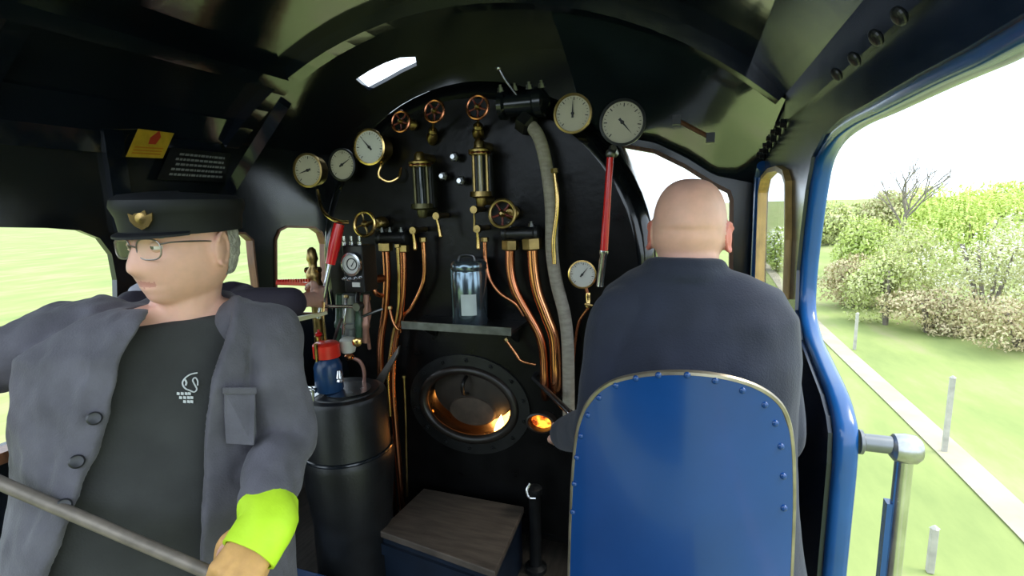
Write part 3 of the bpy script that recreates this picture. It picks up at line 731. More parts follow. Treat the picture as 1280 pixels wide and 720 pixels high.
m = MB(); c = V((ps.x, 2.0, zs)); m.lathe([(r * .96, .001), (r, .006), (r, h * .80), (r * .97, h * .82), (r * .97, h * .84)], c, (0, 0, 1), 32); part('body', m, can_mat, can)
m = MB(); m.lathe([(r * 1.0, h * .84), (r * 1.03, h * .85), (r * 1.03, h * .94), (r * .9, h * .99), (1e-4, h * 1.0)], c, (0, 0, 1), 32); lid = part('lid', m, can_mat, can)
m = MB(); m.tube(spl([c + V((-r * .5, -r * .3, h * .97)), c + V((-r * .3, -r * .3, h * 1.06)), c + V((r * .4, -r * .3, h * 1.06)), c + V((r * .55, -r * .3, h * .97))], 6), .006, 8); part('lid_handle', m, steel_dark, lid)
m = MB(); m.box(c + V((-r * .80, -r * .52, h * .45)), (.014, .02, h * .86), M.Rotation(R_(35), 3, 'Z')); part('side_strap', m, can_mat, can, smooth=False)
m = MB()
rg = []
for z in (h * .18, h * .5): rg.append([c + V((r * 1.012 * math.cos(a), r * 1.012 * math.sin(a), z)) for a in np.linspace(R_(-95), R_(-45), 10)] + [c + V((r * .99 * math.cos(a), r * .99 * math.sin(a), z)) for a in np.linspace(R_(-45), R_(-95), 10)])
m.loft(rg); part('highlight', m, pmat('pale tag', (0.55, 0.62, 0.62), .35), can)  # pale patch paints a highlight onto the canister side

# damper lever right of the firehole with bright end
t = thing('damper_lever', 'dark steel lever with bright end slanting down beside the added firelight glow', 'lever', atY(716, 520, 1.80))
a, b = atY(667, 472, 2.06), atY(712, 516, 1.85); m = MB(); m.tube([V((a.x, YB - .001, a.z)), a, b], [.014, .011, .012], 10); part('rod', m, steel_dark, t)
m = MB(); m.tube([b, b + (b - a) * .16], .015, 12); m.ell(b + (b - a) * .19, .019, seg=12, rings=8); part('knob', m, steel, t)

# ------------------------------------------------------------------ step box in front of the firehole
q = [atZ(477, 660, .28), atZ(530, 613, .28), atZ(645, 640, .28), atZ(620, 718, .28)]
sb = thing('step_box', 'low wooden step box with worn grey top in front of the firehole', 'step', (0.03, 1.85, 0))
P = [V((-.25, 1.68, .25)), V((-.23, 2.035, .25)), V((.29, 2.035, .25)), V((.32, 1.60, .25))]
m = MB(); m.prism([p + V((0, 0, 0)) for p in P], (0, 0, .03)); part('top', m, step_wood, sb, smooth=False, bevel=.004)
P2 = [V((p.x * .97, 1.70 + (p.y - 1.70) * .93 + .01, 0.001)) for p in P]; m = MB(); m.prism(P2, (0, 0, .249)); part('body', m, step_blue, sb, smooth=False)
m = MB(); m.prism([P2[0] + V((-.001, -.014, .17)), P2[3] + V((.001, -.014, .17)), P2[3] + V((.001, .0, .17)), P2[0] + V((-.001, 0, .17))], (0, 0, .05)); part('batten', m, step_blue, sb, smooth=False)
# ------------------------------------------------------------------ driver's seat
sy = 0.97
spx = [(712, 720), (714, 660), (717, 600), (722, 550), (729, 520), (743, 494), (768, 472), (805, 460), (850, 456), (897, 461), (938, 475), (967, 496), (982, 522), (989, 560), (991, 620), (990, 670), (988, 720)]
SP = [atY(px, py, sy) for px, py in spx]
SPs = [V(p) for p in spl([tuple(p) for p in SP], 4)]
cx = (SP[0].x + SP[-1].x) / 2; hw = (SP[-1].x - SP[0].x) / 2
def bulge(x): return -0.055 * (1 - min(1.0, ((x - cx) / hw) ** 2))
zlow = 0.70
out2 = [(SP[0].x + .004, zlow)] + [(p.x, p.z) for p in SPs] + [(SP[-1].x - .002, zlow)]
def row(z):
    """left and right edge of the seat back at height z"""
    xs_ = []
    for a, b in zip(out2, out2[1:] + out2[:1]):
        if (a[1] - z) * (b[1] - z) <= 0 and a[1] != b[1]: xs_.append(a[0] + (b[0] - a[0]) * (z - a[1]) / (b[1] - a[1]))
    return (min(xs_), max(xs_)) if xs_ else None
seat = thing('driver_seat', 'blue riveted sheet metal seat with rounded back behind the bald driver', 'seat', (cx, 1.1, 0.0))
ztop = max(p[1] for p in out2); rings = []
for z in list(np.linspace(zlow, ztop - .06, 14)) + list(ztop - .06 * (1 - np.sin(np.linspace(0, PI / 2, 12)))[1:]):
    e = row(min(z, ztop - 2e-4)); a = [V((x, sy + bulge(x), z)) for x in np.linspace(e[0], e[1], 25)]
    rings.append(a + [p + V((0, .012, 0)) for p in a[::-1]])
m = MB(); m.loft(rings); part('back', m, blue_paint, seat, angle=60)
ed = [V((p[0], sy + bulge(p[0]) + .006, p[1])) for p in out2]
m = MB(); m.tube(ed, .0065, 8); part('edge_strip', m, pmat('worn edge strip', (0.30, 0.26, 0.20), .3, metal=.7, var=.3, vscale=20), seat)
riv = [(716, 640), (718, 605), (721, 572), (726, 545), (735, 519), (749, 497), (770, 482), (795, 473), (823, 469), (859, 469), (894, 476), (928, 488), (956, 506), (969, 529), (976, 558), (979, 595), (980, 635)]
for px, py in riv:
    p = atY(px, py, sy - .02); p = atY(px, py, sy + bulge(p.x)); m = MB(); m.ell(p, (.0062, .0045, .0062), seg=12, rings=8); part('rivet', m, blue_paint, seat)
m = MB(); m.box((cx, 1.20, .815), (hw * 1.9, .42, .07)); part('cushion', m, pmat('black leather', (.012, .012, .013), .4, bump=.3), seat, bevel=.02)
m = MB(); m.box((cx, 1.20, .772), (hw * 1.9, .40, .014)); part('seat_pan', m, blue_paint, seat, smooth=False)
m = MB(); m.lathe([(.14, 0), (.14, .015), (.05, .03), (.045, .72), (.12, .75), (.12, .764)], (cx, 1.2, .001), (0, 0, 1), 24); part('pedestal', m, black_satin, seat)
for s in (-1, 1):
    m = MB(); m.tube([V((cx + s * hw * .6, sy + bulge(cx + s * hw * .6) + .014, zlow + .04)), V((cx + s * hw * .6, 1.02, .772))], .011, 8); part('stay', m, black_satin, seat)
# ------------------------------------------------------------------ outside handrail by the doorway
p0 = atX(1074, 552, 1.338); ya = p0.y
hp = V((1.420, ya, p0.z - .004))
t = thing('hand_rail', 'steel door handrail with rounded cap standing outside the blue doorway edge', 'handrail', (1.41, ya, -.2))
rr = .0165
m = MB(); m.lathe([(.026, 0), (.026, .006), (.0185, .010), (.0185, .085)], V((1.337, ya, p0.z)), (1, 0, 0), 18); part('bracket_arm', m, pmat('grey painted steel', (.22, .23, .24), .35, metal=.6), t)
m = MB(); m.lathe([(.018, -.028), (.028, -.020), (.031, .0), (.029, .018), (.021, .027), (1e-4, .030)], hp, (1, 0, 0), 24); part('cap', m, pmat('scuffed steel', (.38, .38, .38), .3, metal=.9, var=.35, vscale=30), t)
m = MB(); m.tube([hp + V((0, 0, -.02)), V((hp.x, ya, -.15))], rr, 16); part('pole', m, steel, t)
m = MB(); m.box((hp.x - .018, ya + .004, (hp.z - .2) / 2), (.012, .024, hp.z - .05)); part('reflection_strip', m, blue_bead, t, smooth=False)  # blue strip stands in for the bead's reflection on the pole
m = MB(); m.tube([V((1.337, ya, -.13)), V((hp.x, ya, -.13))], .016, 12); part('foot_bracket', m, pmat('grey painted steel', (.22, .23, .24), .35), t)

# ------------------------------------------------------------------ apparatus at the left of the boiler
YA = 1.80
def pbox(px0, py0, px1, py1, Y, dep, mat, name, parent, **k):
    a, b = atY(px0, py0, Y), atY(px1, py1, Y); m = MB(); m.box(((a.x + b.x) / 2, Y + dep / 2, (a.z + b.z) / 2), (abs(b.x - a.x), dep, abs(a.z - b.z))); return part(name, m, mat, parent, smooth=False, **k)
t = thing('instrument_panel', 'black instrument box with one white dial and a row of chrome nuts', 'panel', atY(441, 366, YA))
pbox(427, 307, 456, 366, YA, .10, black_satin, 'box', t, bevel=.004)
c = atY(441, 330, YA - .004); r = 13 * ppm(c)
m = MB(); m.lathe([(r * .8, .001), (r * 1.12, -.004), (r * 1.12, -.016), (r * .92, -.018), (r * .92, -.008)], c, (0, 1, 0), 30, cap=False); part('bezel', m, steel, t)
m = MB(); m.lathe([(r * .93, -.006), (1e-4, -.007)], c, (0, 1, 0), 30, cap=False); d = part('dial', m, dial_white, t)
m = MB(); m.torus(c + V((0, -.008, 0)), (0, 1, 0), r * .55, r * .05, 24, 6); m.prism([c + V((-r * .1, -.009, -r * .2)), c + V((r * .45, -.009, r * .5)), c + V((r * .0, -.009, -r * .25))], (0, -.001, 0)); part('needle', m, ink, d, smooth=False)
for px, py in [(432, 348), (438, 349), (445, 348), (451, 347)]:
    m = MB(); nut(m, atY(px, py, YA), V((0, -1, 0)), .007, .012); part('nut', m, steel, t, smooth=False)
for px in (431, 440, 450):
    b = atY(px, 308, YA + .05); m = MB(); m.lathe([(.010, 0), (.010, .02), (.006, .024), (.006, .045)], b, (0, 0, 1), 10); part('top_valve', m, steel, t)
pbox(440, 353, 450, 359, YA - .004, .004, pmat('white label', (.75, .75, .72), .5), 'label_plate', t)
# valve column with levers below the panel
t = thing('ejector_column', 'grey valve column with green pipes and steel lever under the instrument box', 'valve', atY(440, 428, YA + .03))
for px, w_, mt, nm in [(437, 9, pmat('grey casting', (.30, .32, .31), .4, metal=.4, var=.25), 'body'), (425, 5, pmat('green pipe', (.06, .12, .075), .35), 'side_pipe'), (450, 5, pmat('green pipe', (.06, .12, .075), .35), 'side_pipe'), (458, 4, pmat('pinkish pipe', (.45, .24, .19), .4, metal=.5), 'side_pipe')]:
    a, b = atY(px, 368, YA + .03), atY(px - 1, 428, YA + .03); k = ppm(a); m = MB(); L = (a - b).length
    m.lathe([(w_ * k, 0), (w_ * k * 1.0, L * .3), (w_ * k * 1.25, L * .33), (w_ * k * 1.25, L * .42), (w_ * k, L * .45), (w_ * k, L)], b, a - b, 16); part(nm, m, mt, t)
a, b = atY(402, 383, YA - .05), atY(447, 383, YA - .05); m = MB(); m.tube([a, b], .0075, 10); part('lever', m, steel, t)
m = MB(); m.lathe([(.018, -.016), (.02, 0), (.018, .016)], atY(448, 383, YA - .05), (0, 1, 0), 14); m.tube([atY(448, 383, YA - .05), atY(447, 372, YA + .0), atY(449, 362, YA + .03)], .010, 8); m.tube([atY(448, 383, YA - .05), atY(452, 396, YA - .04), atY(470, 389, YA - .02), atY(478, 386, YA)], .007, 8); part('lever_pivot', m, steel_dark, t)
m = MB(); m.tube(spl([atY(427, 398, YA - .06), atY(424, 406, YA - .06), atY(420, 418, YA - .05), atY(417, 428, YA - .04)], 5), .007, 8); part('curved_rod', m, steel_dark, t)
# white valve with brass handwheel
t = thing('lubricator_valve', 'pale valve body with small brass knob beside the blue bottle', 'valve', atY(437, 446, YA - .06))
c = atY(435, 431, YA - .06); m = MB(); m.lathe([(.020, -.035), (.028, -.03), (.034, -.01), (.034, .022), (.026, .03), (.014, .034)], c, (0, 0, 1), 16); part('body', m, pmat('pale casting', (.62, .62, .56), .4), t)
c2 = atY(446, 428, YA - .09); m = MB(); m.lathe([(.006, .05), (.010, .02), (.018, .012), (.020, 0), (.012, -.006)], c2, (-.3, .9, 0), 12); part('knob', m, brass, t)
m = MB(); m.lathe([(.016, 0), (.020, .006), (.020, .016), (.014, .022)], atY(437, 449, YA - .06), (0, 0, 1), 12); part('collar', m, copper_bright, t)
m = MB(); m.tube(spl([atY(440, 447, YA - .03), atY(450, 452, YA - .01), atY(455, 464, YA), atY(455, 482, YA)], 5), .008, 8); part('outlet_pipe', m, pmat('pinkish pipe', (.45, .24, .19), .4), t)
# the black drum
zc_ = atY(430, 494, 1.68)
DX, DY, DZ = atY(430, 494, 1.72).x, 1.72, atY(432, 486, 1.72).z
t = drum = thing('brake_drum', 'black drum-shaped iron casing with a ringed top standing left of the firehole', 'drum', (DX, DY, 0))
m = MB(); m.lathe([(.165, .001), (.17, .02), (.17, .30), (.198, DZ - .30), (.19, DZ - .275), (.182, DZ - .25), (.180, DZ - .03), (.172, DZ - .012), (.150, DZ - .006), (.148, DZ)], (DX, DY, 0), (0, 0, 1), 40); part('casing', m, black_satin, t)
m = MB(); m.torus((DX, DY, DZ - .262), (0, 0, 1), .186, .008, 40, 8); part('rib', m, black_gloss, t)
m = MB(); m.lathe([(.055, DZ + .001), (.095, DZ + .001), (.098, DZ + .009), (.055, DZ + .012)], (DX + .035, DY - .02, 0), (0, 0, 1), 36); part('top_ring', m, steel, t)
m = MB(); m.prism([V((DX - .20, DY - .19, DZ - .012)), V((DX - .20, DY - .02, DZ - .012)), V((DX - .06, DY - .02, DZ - .012)), V((DX - .045, DY - .17, DZ - .012)), V((DX - .06, DY - .19, DZ - .012))], (0, 0, .014)); part('top_plate', m, pmat('pale metal plate', (.62, .65, .68), .28, metal=.6), t, smooth=False)
hb = V((DX - .075, DY - .16, DZ + .004)); m = MB(); m.tube(spl([hb, hb + V((0, 0, .05)), hb + V((.03, .0, .055)), hb + V((.055, 0, .05)), hb + V((.055, 0, .0))], 5), .005, 8); part('wire_handle', m, steel, t)
m = MB(); m.tube([V((DX - .16, DY - .16, DZ + .045)), V((DX - .03, DY - .13, DZ + .035))], .011, 10); m.tube([V((DX - .15, DY - .158, DZ + .0)), V((DX - .15, DY - .158, DZ + .045))], .008, 8); part('chrome_bar', m, steel, t)
# blue bottle with red cap
bx_, by_ = atY(411, 470, 1.66).x, 1.66; bz = DZ + .013; bt = atY(411, 447, 1.66).z
t = thing('oil_bottle', 'dark blue oil bottle with bright red cap standing on the black drum', 'bottle', (bx_, by_, bz)); H = bt - bz
k = ppm(V((bx_, by_, bz))); r = 17 * k
m = MB(); m.lathe([(r * .9, .0), (r, .008), (r, H * .75), (r * .85, H * .9), (r * .7, H)], (bx_, by_, bz), (0, 0, 1), 24); part('body', m, pmat('dark blue plastic', (.010, .045, .13), .3), t)
m = MB(); m.lathe([(r * .72, H), (r * .95, H + .004), (r * .95, H + 17 * k), (r * .8, H + 19 * k), (1e-4, H + 19 * k)], (bx_, by_, bz), (0, 0, 1), 16); part('cap', m, pmat('bright red plastic', (.75, .03, .015), .35), t)
m = MB(); m.tube([V((bx_ - .004, by_ - r * .97, bz + H + .0)), V((bx_ - .002, by_ - r * .98, bz + H + 22 * k))], .008, 8); m.tube(spl([V((bx_, by_, bz + H + 22 * k)), V((bx_ - .004, by_, bz + H + 50 * k)), V((bx_ - .01, by_ + .02, bz + H + 68 * k))], 5), .006, 8); part('pump_tube', m, brass, t)
m = MB(); m.lathe([(.012, H * .55), (.016, H * .58), (.012, H * .64), (.016, H * .68), (.012, H * .8), (.009, H * .9)], (bx_ + r + .014, by_ - .02, bz - H * .2), (0, 0, 1), 12); part('side_nipple', m, steel, t)
m = MB(); m.lathe([(.012, .03), (.016, .0)], (bx_ + r + .014, by_ - .02, bz + H * .33), (0, 0, -1), 12)
# steel flare plate between drum and pipes
a = [atY(452, 488, 1.93), atY(470, 474, 1.93), atY(499, 432, 1.94), atY(497, 442, 1.94), atY(476, 484, 1.93), atY(458, 498, 1.93)]
m = MB(); m.prism(a, (0, .012, 0)); part('scoop_blade', m, pmat('grey worn steel', (.26, .235, .215), .33, metal=.8, var=.25), drum, 'grey steel blade', smooth=False)
# brass fitting in front of the far left window, with the red toothed quadrant and cream ledge
t = thing('reverser_stand', 'dull brass and black stand outlined against the small front side window', 'lever', atY(394, 372, 1.98))
c = atY(394, 364, 1.98); k = ppm(c)
m = MB(); m.lathe([(7 * k, -c.z + .002), (6 * k, -10 * k), (10 * k, -10 * k), (11 * k, 6 * k), (8 * k, 14 * k), (9 * k, 18 * k), (9 * k, 24 * k), (5 * k, 30 * k), (5 * k, 36 * k), (7 * k, 40 * k), (5 * k, 52 * k), (2 * k, 55 * k)], c, (0, 0, 1), 16); part('column', m, brass_dull, t)
m = MB(); m.tube([c + V((-11 * k, 0, 26 * k)), c + V((10 * k, 0, 27 * k))], 4 * k, 8); part('cross_arm', m, brass, t)
t = thing('toothed_quadrant', 'small red toothed quadrant rail below the front side window', 'quadrant', atY(366, 360, 1.92))
a, b = atY(346, 355, 1.92), atY(388, 354, 1.92); m = MB(); m.box((a + b) / 2, ((b - a).length, .012, .016)); part('rail', m, red_paint, t, smooth=False)
m = MB()
for i in range(13):
    p = a + (b - a) * ((i + .5) / 13); m.box(p + V((0, 0, .014)), (.006, .010, .016))
part('teeth', m, red_paint, t, smooth=False)
a = [atY(358, 399, 1.62), atY(398, 392, 1.62), atY(399, 396, 1.62), atY(359, 405, 1.62)]
m = MB(); m.prism(a, (0, .05, 0)); single('sight_ledge', m, cream_paint, 'cream painted narrow ledge under the hand on the red lever', 'ledge', smooth=False)
# small fittings crowded between the panel and the pipes
t = thing('copper_elbow', 'round copper flanged elbow between the instrument box and the tall pipes', 'fitting', atY(467, 366, 1.9))
c = atY(466, 350, 1.90); m = MB(); m.lathe([(.012, -.012), (.026, -.010), (.028, .0), (.024, .010), (.018, .016), (.018, .06)], c, (.2, 1, 0), 16); part('flange', m, pmat('dull copper', (.42, .17, .09), .35, metal=1, var=.2), t)
m = MB(); m.tube(spl([c + V((0, -.004, -.006)), c + V((.012, -.02, -.03)), c + V((.022, -.01, -.06)), c + V((.024, .03, -.075))], 5), .010, 10); part('elbow', m, copper, t)
m = MB(); nut(m, c + V((-.004, -.012, .0)), V((-.2, -1, 0)), .009, .010); part('nut', m, brass, t, smooth=False)
pipe([(433, 370, 1.78), (432, 385, 1.76), (430, 402, 1.75), (429, 418, 1.76)], 3.5, steel, 'thin bright steel pipe dropping from the instrument box', 1.77)
pipe([(459, 372, 1.86), (462, 392, 1.86), (459, 412, 1.86), (462, 436, 1.88)], 4.5, pmat('pinkish pipe', (.45, .24, .19), .4, metal=.5), 'pinkish pipe wavering down behind the pale valve', 1.86)
t = thing('oil_cup', 'small brass oil cup with red lid behind the blue bottle', 'oil cup', atY(399, 428, 1.74))
c = atY(399, 424, 1.74); m = MB(); m.lathe([(.008, -.02), (.014, -.016), (.018, -.004), (.018, .014), (.012, .018)], c, (0, 0, 1), 14); part('cup', m, brass, t)
m = MB(); m.lathe([(.014, .018), (.015, .026), (.006, .032), (.005, .042), (1e-4, .044)], c, (0, 0, 1), 14); part('lid', m, red_paint, t)
t = thing('drain_cock', 'small dark pipe stand with a pale hooked handle low beside the driver', 'cock', (atY(668, 640, 2.0).x, 2.0, 0))
c = atY(668, 612, 2.0); m = MB(); m.lathe([(.05, .001), (.05, .02), (.028, .03), (.026, c.z - .03), (.034, c.z - .02), (.034, c.z + .01), (.015, c.z + .02)], (c.x, 2.0, 0), (0, 0, 1), 16); part('stand', m, black_satin, t)
m = MB(); m.tube(spl([c + V((-.01, -.03, .045)), c + V((-.02, -.045, .02)), c + V((-.008, -.05, -.01)), c + V((.02, -.045, -.012))], 5), .006, 8); part('hook_handle', m, steel, t)
# blue box low beside the drum
a, b = atZ(378, 690, .14), atZ(440, 700, .14); t = thing('tool_box', 'low blue tool box on the floor before the black drum', 'box', (DX - .12, 1.44, 0))
m = MB(); m.box((DX - .10, 1.42, .075), (.40, .16, .148)); part('body', m, pmat('blue box paint', (.010, .05, .16), .4), t, bevel=.006)
m = MB(); m.box((DX - .10, 1.42, .156), (.41, .17, .014)); lid = part('lid', m, pmat('blue box paint', (.010, .05, .16), .4), t, bevel=.004)
m = MB(); m.tube(spl([(DX - .16, 1.42, .163), (DX - .15, 1.42, .19), (DX - .05, 1.42, .19), (DX - .04, 1.42, .163)], 5), .006, 8); part('handle', m, steel_dark, lid)

# ------------------------------------------------------------------ notices and braces high on the left
def wall_quad(pxs, X, th=.004): return [atX(px, py, X) for px, py in pxs]
t = thing('warning_sign', 'yellow warning sign with red symbol tilted high on the dark wall above the capped man', 'sign', atX(180, 200, -1.26))
Q = wall_quad([(157, 196), (175, 155), (220, 160), (203, 198)], -1.26); nq = (Q[1] - Q[0]).cross(Q[3] - Q[0]).normalized()
if nq.x < 0: nq = -nq
m = MB(); m.prism(Q, nq * .003); part('plate', m, pmat('yellow sign enamel', (.62, .40, .03), .4, var=.15, vscale=20), t, smooth=False)
def on_q(u, v): return (Q[0] * (1 - u) + Q[3] * u) * (1 - v) + (Q[1] * (1 - u) + Q[2] * u) * v + nq * .0032
m = MB(); m.prism([on_q(.42, .42), on_q(.62, .42), on_q(.68, .66), on_q(.56, .86), on_q(.40, .62)], nq * .001); part('symbol', m, pmat('red print', (.50, .05, .02), .5), t, smooth=False)
m = MB()
for v in (.10, .19, .28): m.prism([on_q(.10, v), on_q(.88, v), on_q(.88, v + .045), on_q(.10, v + .045)], nq * .001)
part('print_lines', m, pmat('orange print', (.55, .22, .01), .5), t, smooth=False)
t = thing('notice_plate', 'dark notice plate with rows of small white lettering beside the yellow sign', 'sign', atX(245, 224, -1.265))
Q2 = wall_quad([(196, 224), (214, 184), (288, 192), (280, 228)], -1.265); n2 = nq
m = MB(); m.prism(Q2, n2 * .002); part('plate', m, black_satin, t, smooth=False)
def on_q2(u, v): return (Q2[0] * (1 - u) + Q2[3] * u) * (1 - v) + (Q2[1] * (1 - u) + Q2[2] * u) * v + n2 * .0022
m = MB(); random.seed(3)
for v in (.14, .30, .46, .62, .78):
    u = .12 + .05 * random.random()
    while u < .92:
        w_ = random.uniform(.02, .07); m.prism([on_q2(u, v), on_q2(min(.95, u + w_), v), on_q2(min(.95, u + w_), v + .07), on_q2(u, v + .07)], n2 * .0008); u += w_ + .014
part('lettering', m, pmat('white print', (.26, .27, .28), .6), t, smooth=False)
m = MB(); a, b = atX(356, 128, -.80), atX(288, 236, -1.275); m.tube([a, b], .038, 4); struct('trim_7', m, black_roof, smooth=False)
m = MB(); a, b = atX(150, 100, -1.275), atX(160, 250, -1.275); m.box((-1.285, 1.50, 1.80), (.03, .075, .45)); struct('trim_8', m, black_roof, smooth=False)
t = thing('hanging_hook', 'small black wire hook above the yellow sign', 'hook', atX(210, 150, -1.24))
m = MB(); m.tube([atX(201, 100, -1.22), atX(211, 128, -1.24), atX(238, 96, -1.22)], .010, 8); part('wire', m, black_satin, t)
m = MB(); m.tube([atX(211, 128, -1.24), atX(212, 152, -1.25)], .007, 8); part('eye', m, steel_dark, t)

# window catch on the hood by the spectacle window
t = thing('ventilator_catch', 'black sliding catch with bolt ends on the pale panel above the front window', 'catch', atY(866, 166, 2.45))
a, b = atY(846, 150, 2.42), atY(888, 172, 2.42); m = MB(); m.tube([a, b], .010, 8); part('rod', m, frame_wood, t)
for p in (a, b):
    m = MB(); m.box(p, (.035, .03, .04)); part('bracket', m, black_satin, t, smooth=False)

# ------------------------------------------------------------------ outdoors
ZG = -1.1
grass_m = bpy.data.materials.new('trackside grass'); grass_m.use_nodes = True
nt = grass_m.node_tree; N = nt.nodes; L = nt.links; b = N['Principled BSDF']; b.inputs['Roughness'].default_value = .9; b.inputs['Specular IOR Level'].default_value = .1
tc = N.new('ShaderNodeTexCoord'); mpn = N.new('ShaderNodeMapping'); mpn.inputs['Scale'].default_value = (1, .35, 1)
n1 = N.new('ShaderNodeTexNoise'); n1.inputs['Scale'].default_value = .9; n1.inputs['Detail'].default_value = 8; n1.inputs['Roughness'].default_value = .65
rp = N.new('ShaderNodeValToRGB'); e = rp.color_ramp.elements; e[0].position = .3; e[0].color = (.20, .25, .09, 1); e[1].position = .7; e[1].color = (.33, .30, .17, 1); x = e.new(.5); x.color = (.26, .31, .11, 1)
L.new(tc.outputs['Object'], mpn.inputs['Vector']); L.new(mpn.outputs['Vector'], n1.inputs['Vector']); L.new(n1.outputs['Fac'], rp.inputs['Fac']); L.new(rp.outputs['Color'], b.inputs['Base Color'])
def gz(x, y):
    z = ZG
    if x > 5.2: z += min(1.0, (x - 5.2) * .10)
    if x < -8: z += .45 * min(1, (-8 - x) / 60)
    return z
xs_ = list(np.linspace(-160, -8, 24)) + list(np.linspace(-7, 30, 60)) + list(np.linspace(33, 160, 18)); ys_ = list(np.linspace(-40, 60, 70)) + list(np.linspace(65, 260, 25))
vs_ = []; fs_ = []
for y in ys_:
    for x in xs_: vs_.append((x, y, gz(x, y) + .06 * mnoise.noise(V((x * .5, y * .5, 0))) * (abs(x) > 1.7) * (0 if 2.6 < x < 4.4 else 1)))
nx = len(xs_)
for j in range(len(ys_) - 1):
    for i in range(nx - 1): fs_.append((j * nx + i, j * nx + i + 1, (j + 1) * nx + i + 1, (j + 1) * nx + i))
m = MB(); m.add(vs_, fs_); struct('ground', m, grass_m, angle=180)
m = MB(); rg = []
for y in np.linspace(-10, 70, 60):
    o = .10 * math.sin(y * .35); rg.append([V((3.40 + o + k * .06, y, gz(3.5, y) + .015 + .008 * math.sin(k * PI / 5))) for k in range(6)])
m.loft(rg, closed=False, cap=False); p_ = struct('path', m, pmat('pale trodden earth', (.38, .34, .24), .9, var=.15, vscale=2), angle=180)

def foliage(mb, c, rx, ry, h, n, size, seed):
    r2 = np.random.default_rng(seed)
    blobs = [(r2.uniform(-.55, .55) * rx, r2.uniform(-.5, .5) * ry, r2.uniform(.12, .70) * h, r2.uniform(.35, .6)) for _ in range(13)] + [(0, 0, .45 * h, .8)]
    for i in range(n):
        bx0, by0, bz0, s = blobs[r2.integers(len(blobs))]
        d = r2.normal(size=3); d /= np.linalg.norm(d) + 1e-9; rad = r2.uniform(.7, 1.05)
        p = V((c[0] + bx0 + d[0] * rx * s * rad, c[1] + by0 + d[1] * ry * s * rad, max(c[2] + .03, c[2] + bz0 + d[2] * h * .42 * s * rad)))
        u = V(r2.normal(size=3)).normalized(); w_ = u.cross(V(d)).normalized(); s2 = size * r2.uniform(.6, 1.4)
        mb.add([p - u * s2, p + w_ * s2 * .5, p + u * s2, p - w_ * s2 * .5], [(0, 1, 2, 3)])
def leafm(name, c1, c2): return pmat(name, c1, .8, col2=c2, vscale=1.3, spec=.2)
L_green = leafm('fresh green leaves', (.38, .50, .12), (.62, .70, .24))
L_olive = leafm('olive leaves', (.42, .44, .20), (.60, .60, .32))
L_white = leafm('white blossom', (.80, .78, .66), (.92, .91, .84))
L_brown = leafm('dry brown stems', (.46, .37, .22), (.62, .52, .34))
L_lime = leafm('lime leaves', (.52, .64, .14), (.70, .78, .26))
bark = pmat('grey bark', (.20, .17, .14), .85, var=.3, bump=.4)
bushes = [  # px, base py, height px, width px, materials, label
    (1232, 402, 158, 175, L_olive, L_white, 'big hawthorn bush with white blossom on its crown, nearest the doorway'),
    (1275, 425, 70, 130, L_brown, L_olive, 'dry brown bramble clump at the foot of the blossoming hawthorn'),
    (1160, 402, 62, 120, L_brown, L_olive, 'low brown bramble mound before the olive bush beside the path'),
    (1145, 372, 112, 95, L_olive, L_green, 'olive green bush between the bare tree and the blossoming hawthorn'),
    (1065, 372, 72, 90, L_brown, L_olive, 'brownish bramble thicket next to the blue doorway edge'),
    (1075, 340, 85, 80, L_green, L_olive, 'mid green bush rising behind the brownish thicket'),
    (1172, 318, 78, 85, L_lime, L_green, 'bright lime green bush behind the olive one'),
    (1252, 290, 55, 120, L_lime, L_green, 'lime green treetop hedge above the blossoming hawthorn'),
    (1110, 305, 65, 80, L_olive, L_brown, 'faded brown green bush under the bare tree'),
    (972, 330, 55, 55, L_green, L_white, 'green bush with white blossom seen through the small side window'),
    (1108, 392, 105, 95, L_olive, L_green, 'leafy olive bush standing between two brown bramble clumps'),
    (1212, 345, 105, 125, L_green, L_lime, 'fresh green bush right behind the blossoming hawthorn'),
    (1045, 305, 50, 60, L_olive, L_green, 'pale distant bush touching the top of the blue doorway edge'),
]
for i, (px, py, hpx, wpx, m1, m2, lab) in enumerate(bushes):
    c = atZ(px, py, ZG + .25); c.z = gz(c.x, c.y); D = (c - CAM).dot(ROT @ V((0, 0, -1))); h = hpx * D / FPX * 1.1; wd = wpx * D / FPX * .5 * .9
    t = thing('bush', lab, 'bush', c, 'bushes beyond the trackside path')
    a = MB(); foliage(a, c, wd * 1.25, wd, h, 5200, .034 * D / FPX * 60, 100 + i); part('foliage', a, m1, t, smooth=False, recalc=False)
    a = MB(); foliage(a, c, wd * 1.25, wd, h * 1.03, 2600, .03 * D / FPX * 55, 100 + i); part('blossom' if m2 is L_white else 'lighter_foliage', a, m2, t, smooth=False, recalc=False)
    a = MB()
    for k in range(5): a.tube([c, c + V((random.uniform(-.4, .4) * wd, random.uniform(-.4, .4) * wd, h * .6))], [.05, .02], 6)
    part('stem', a, bark, t)
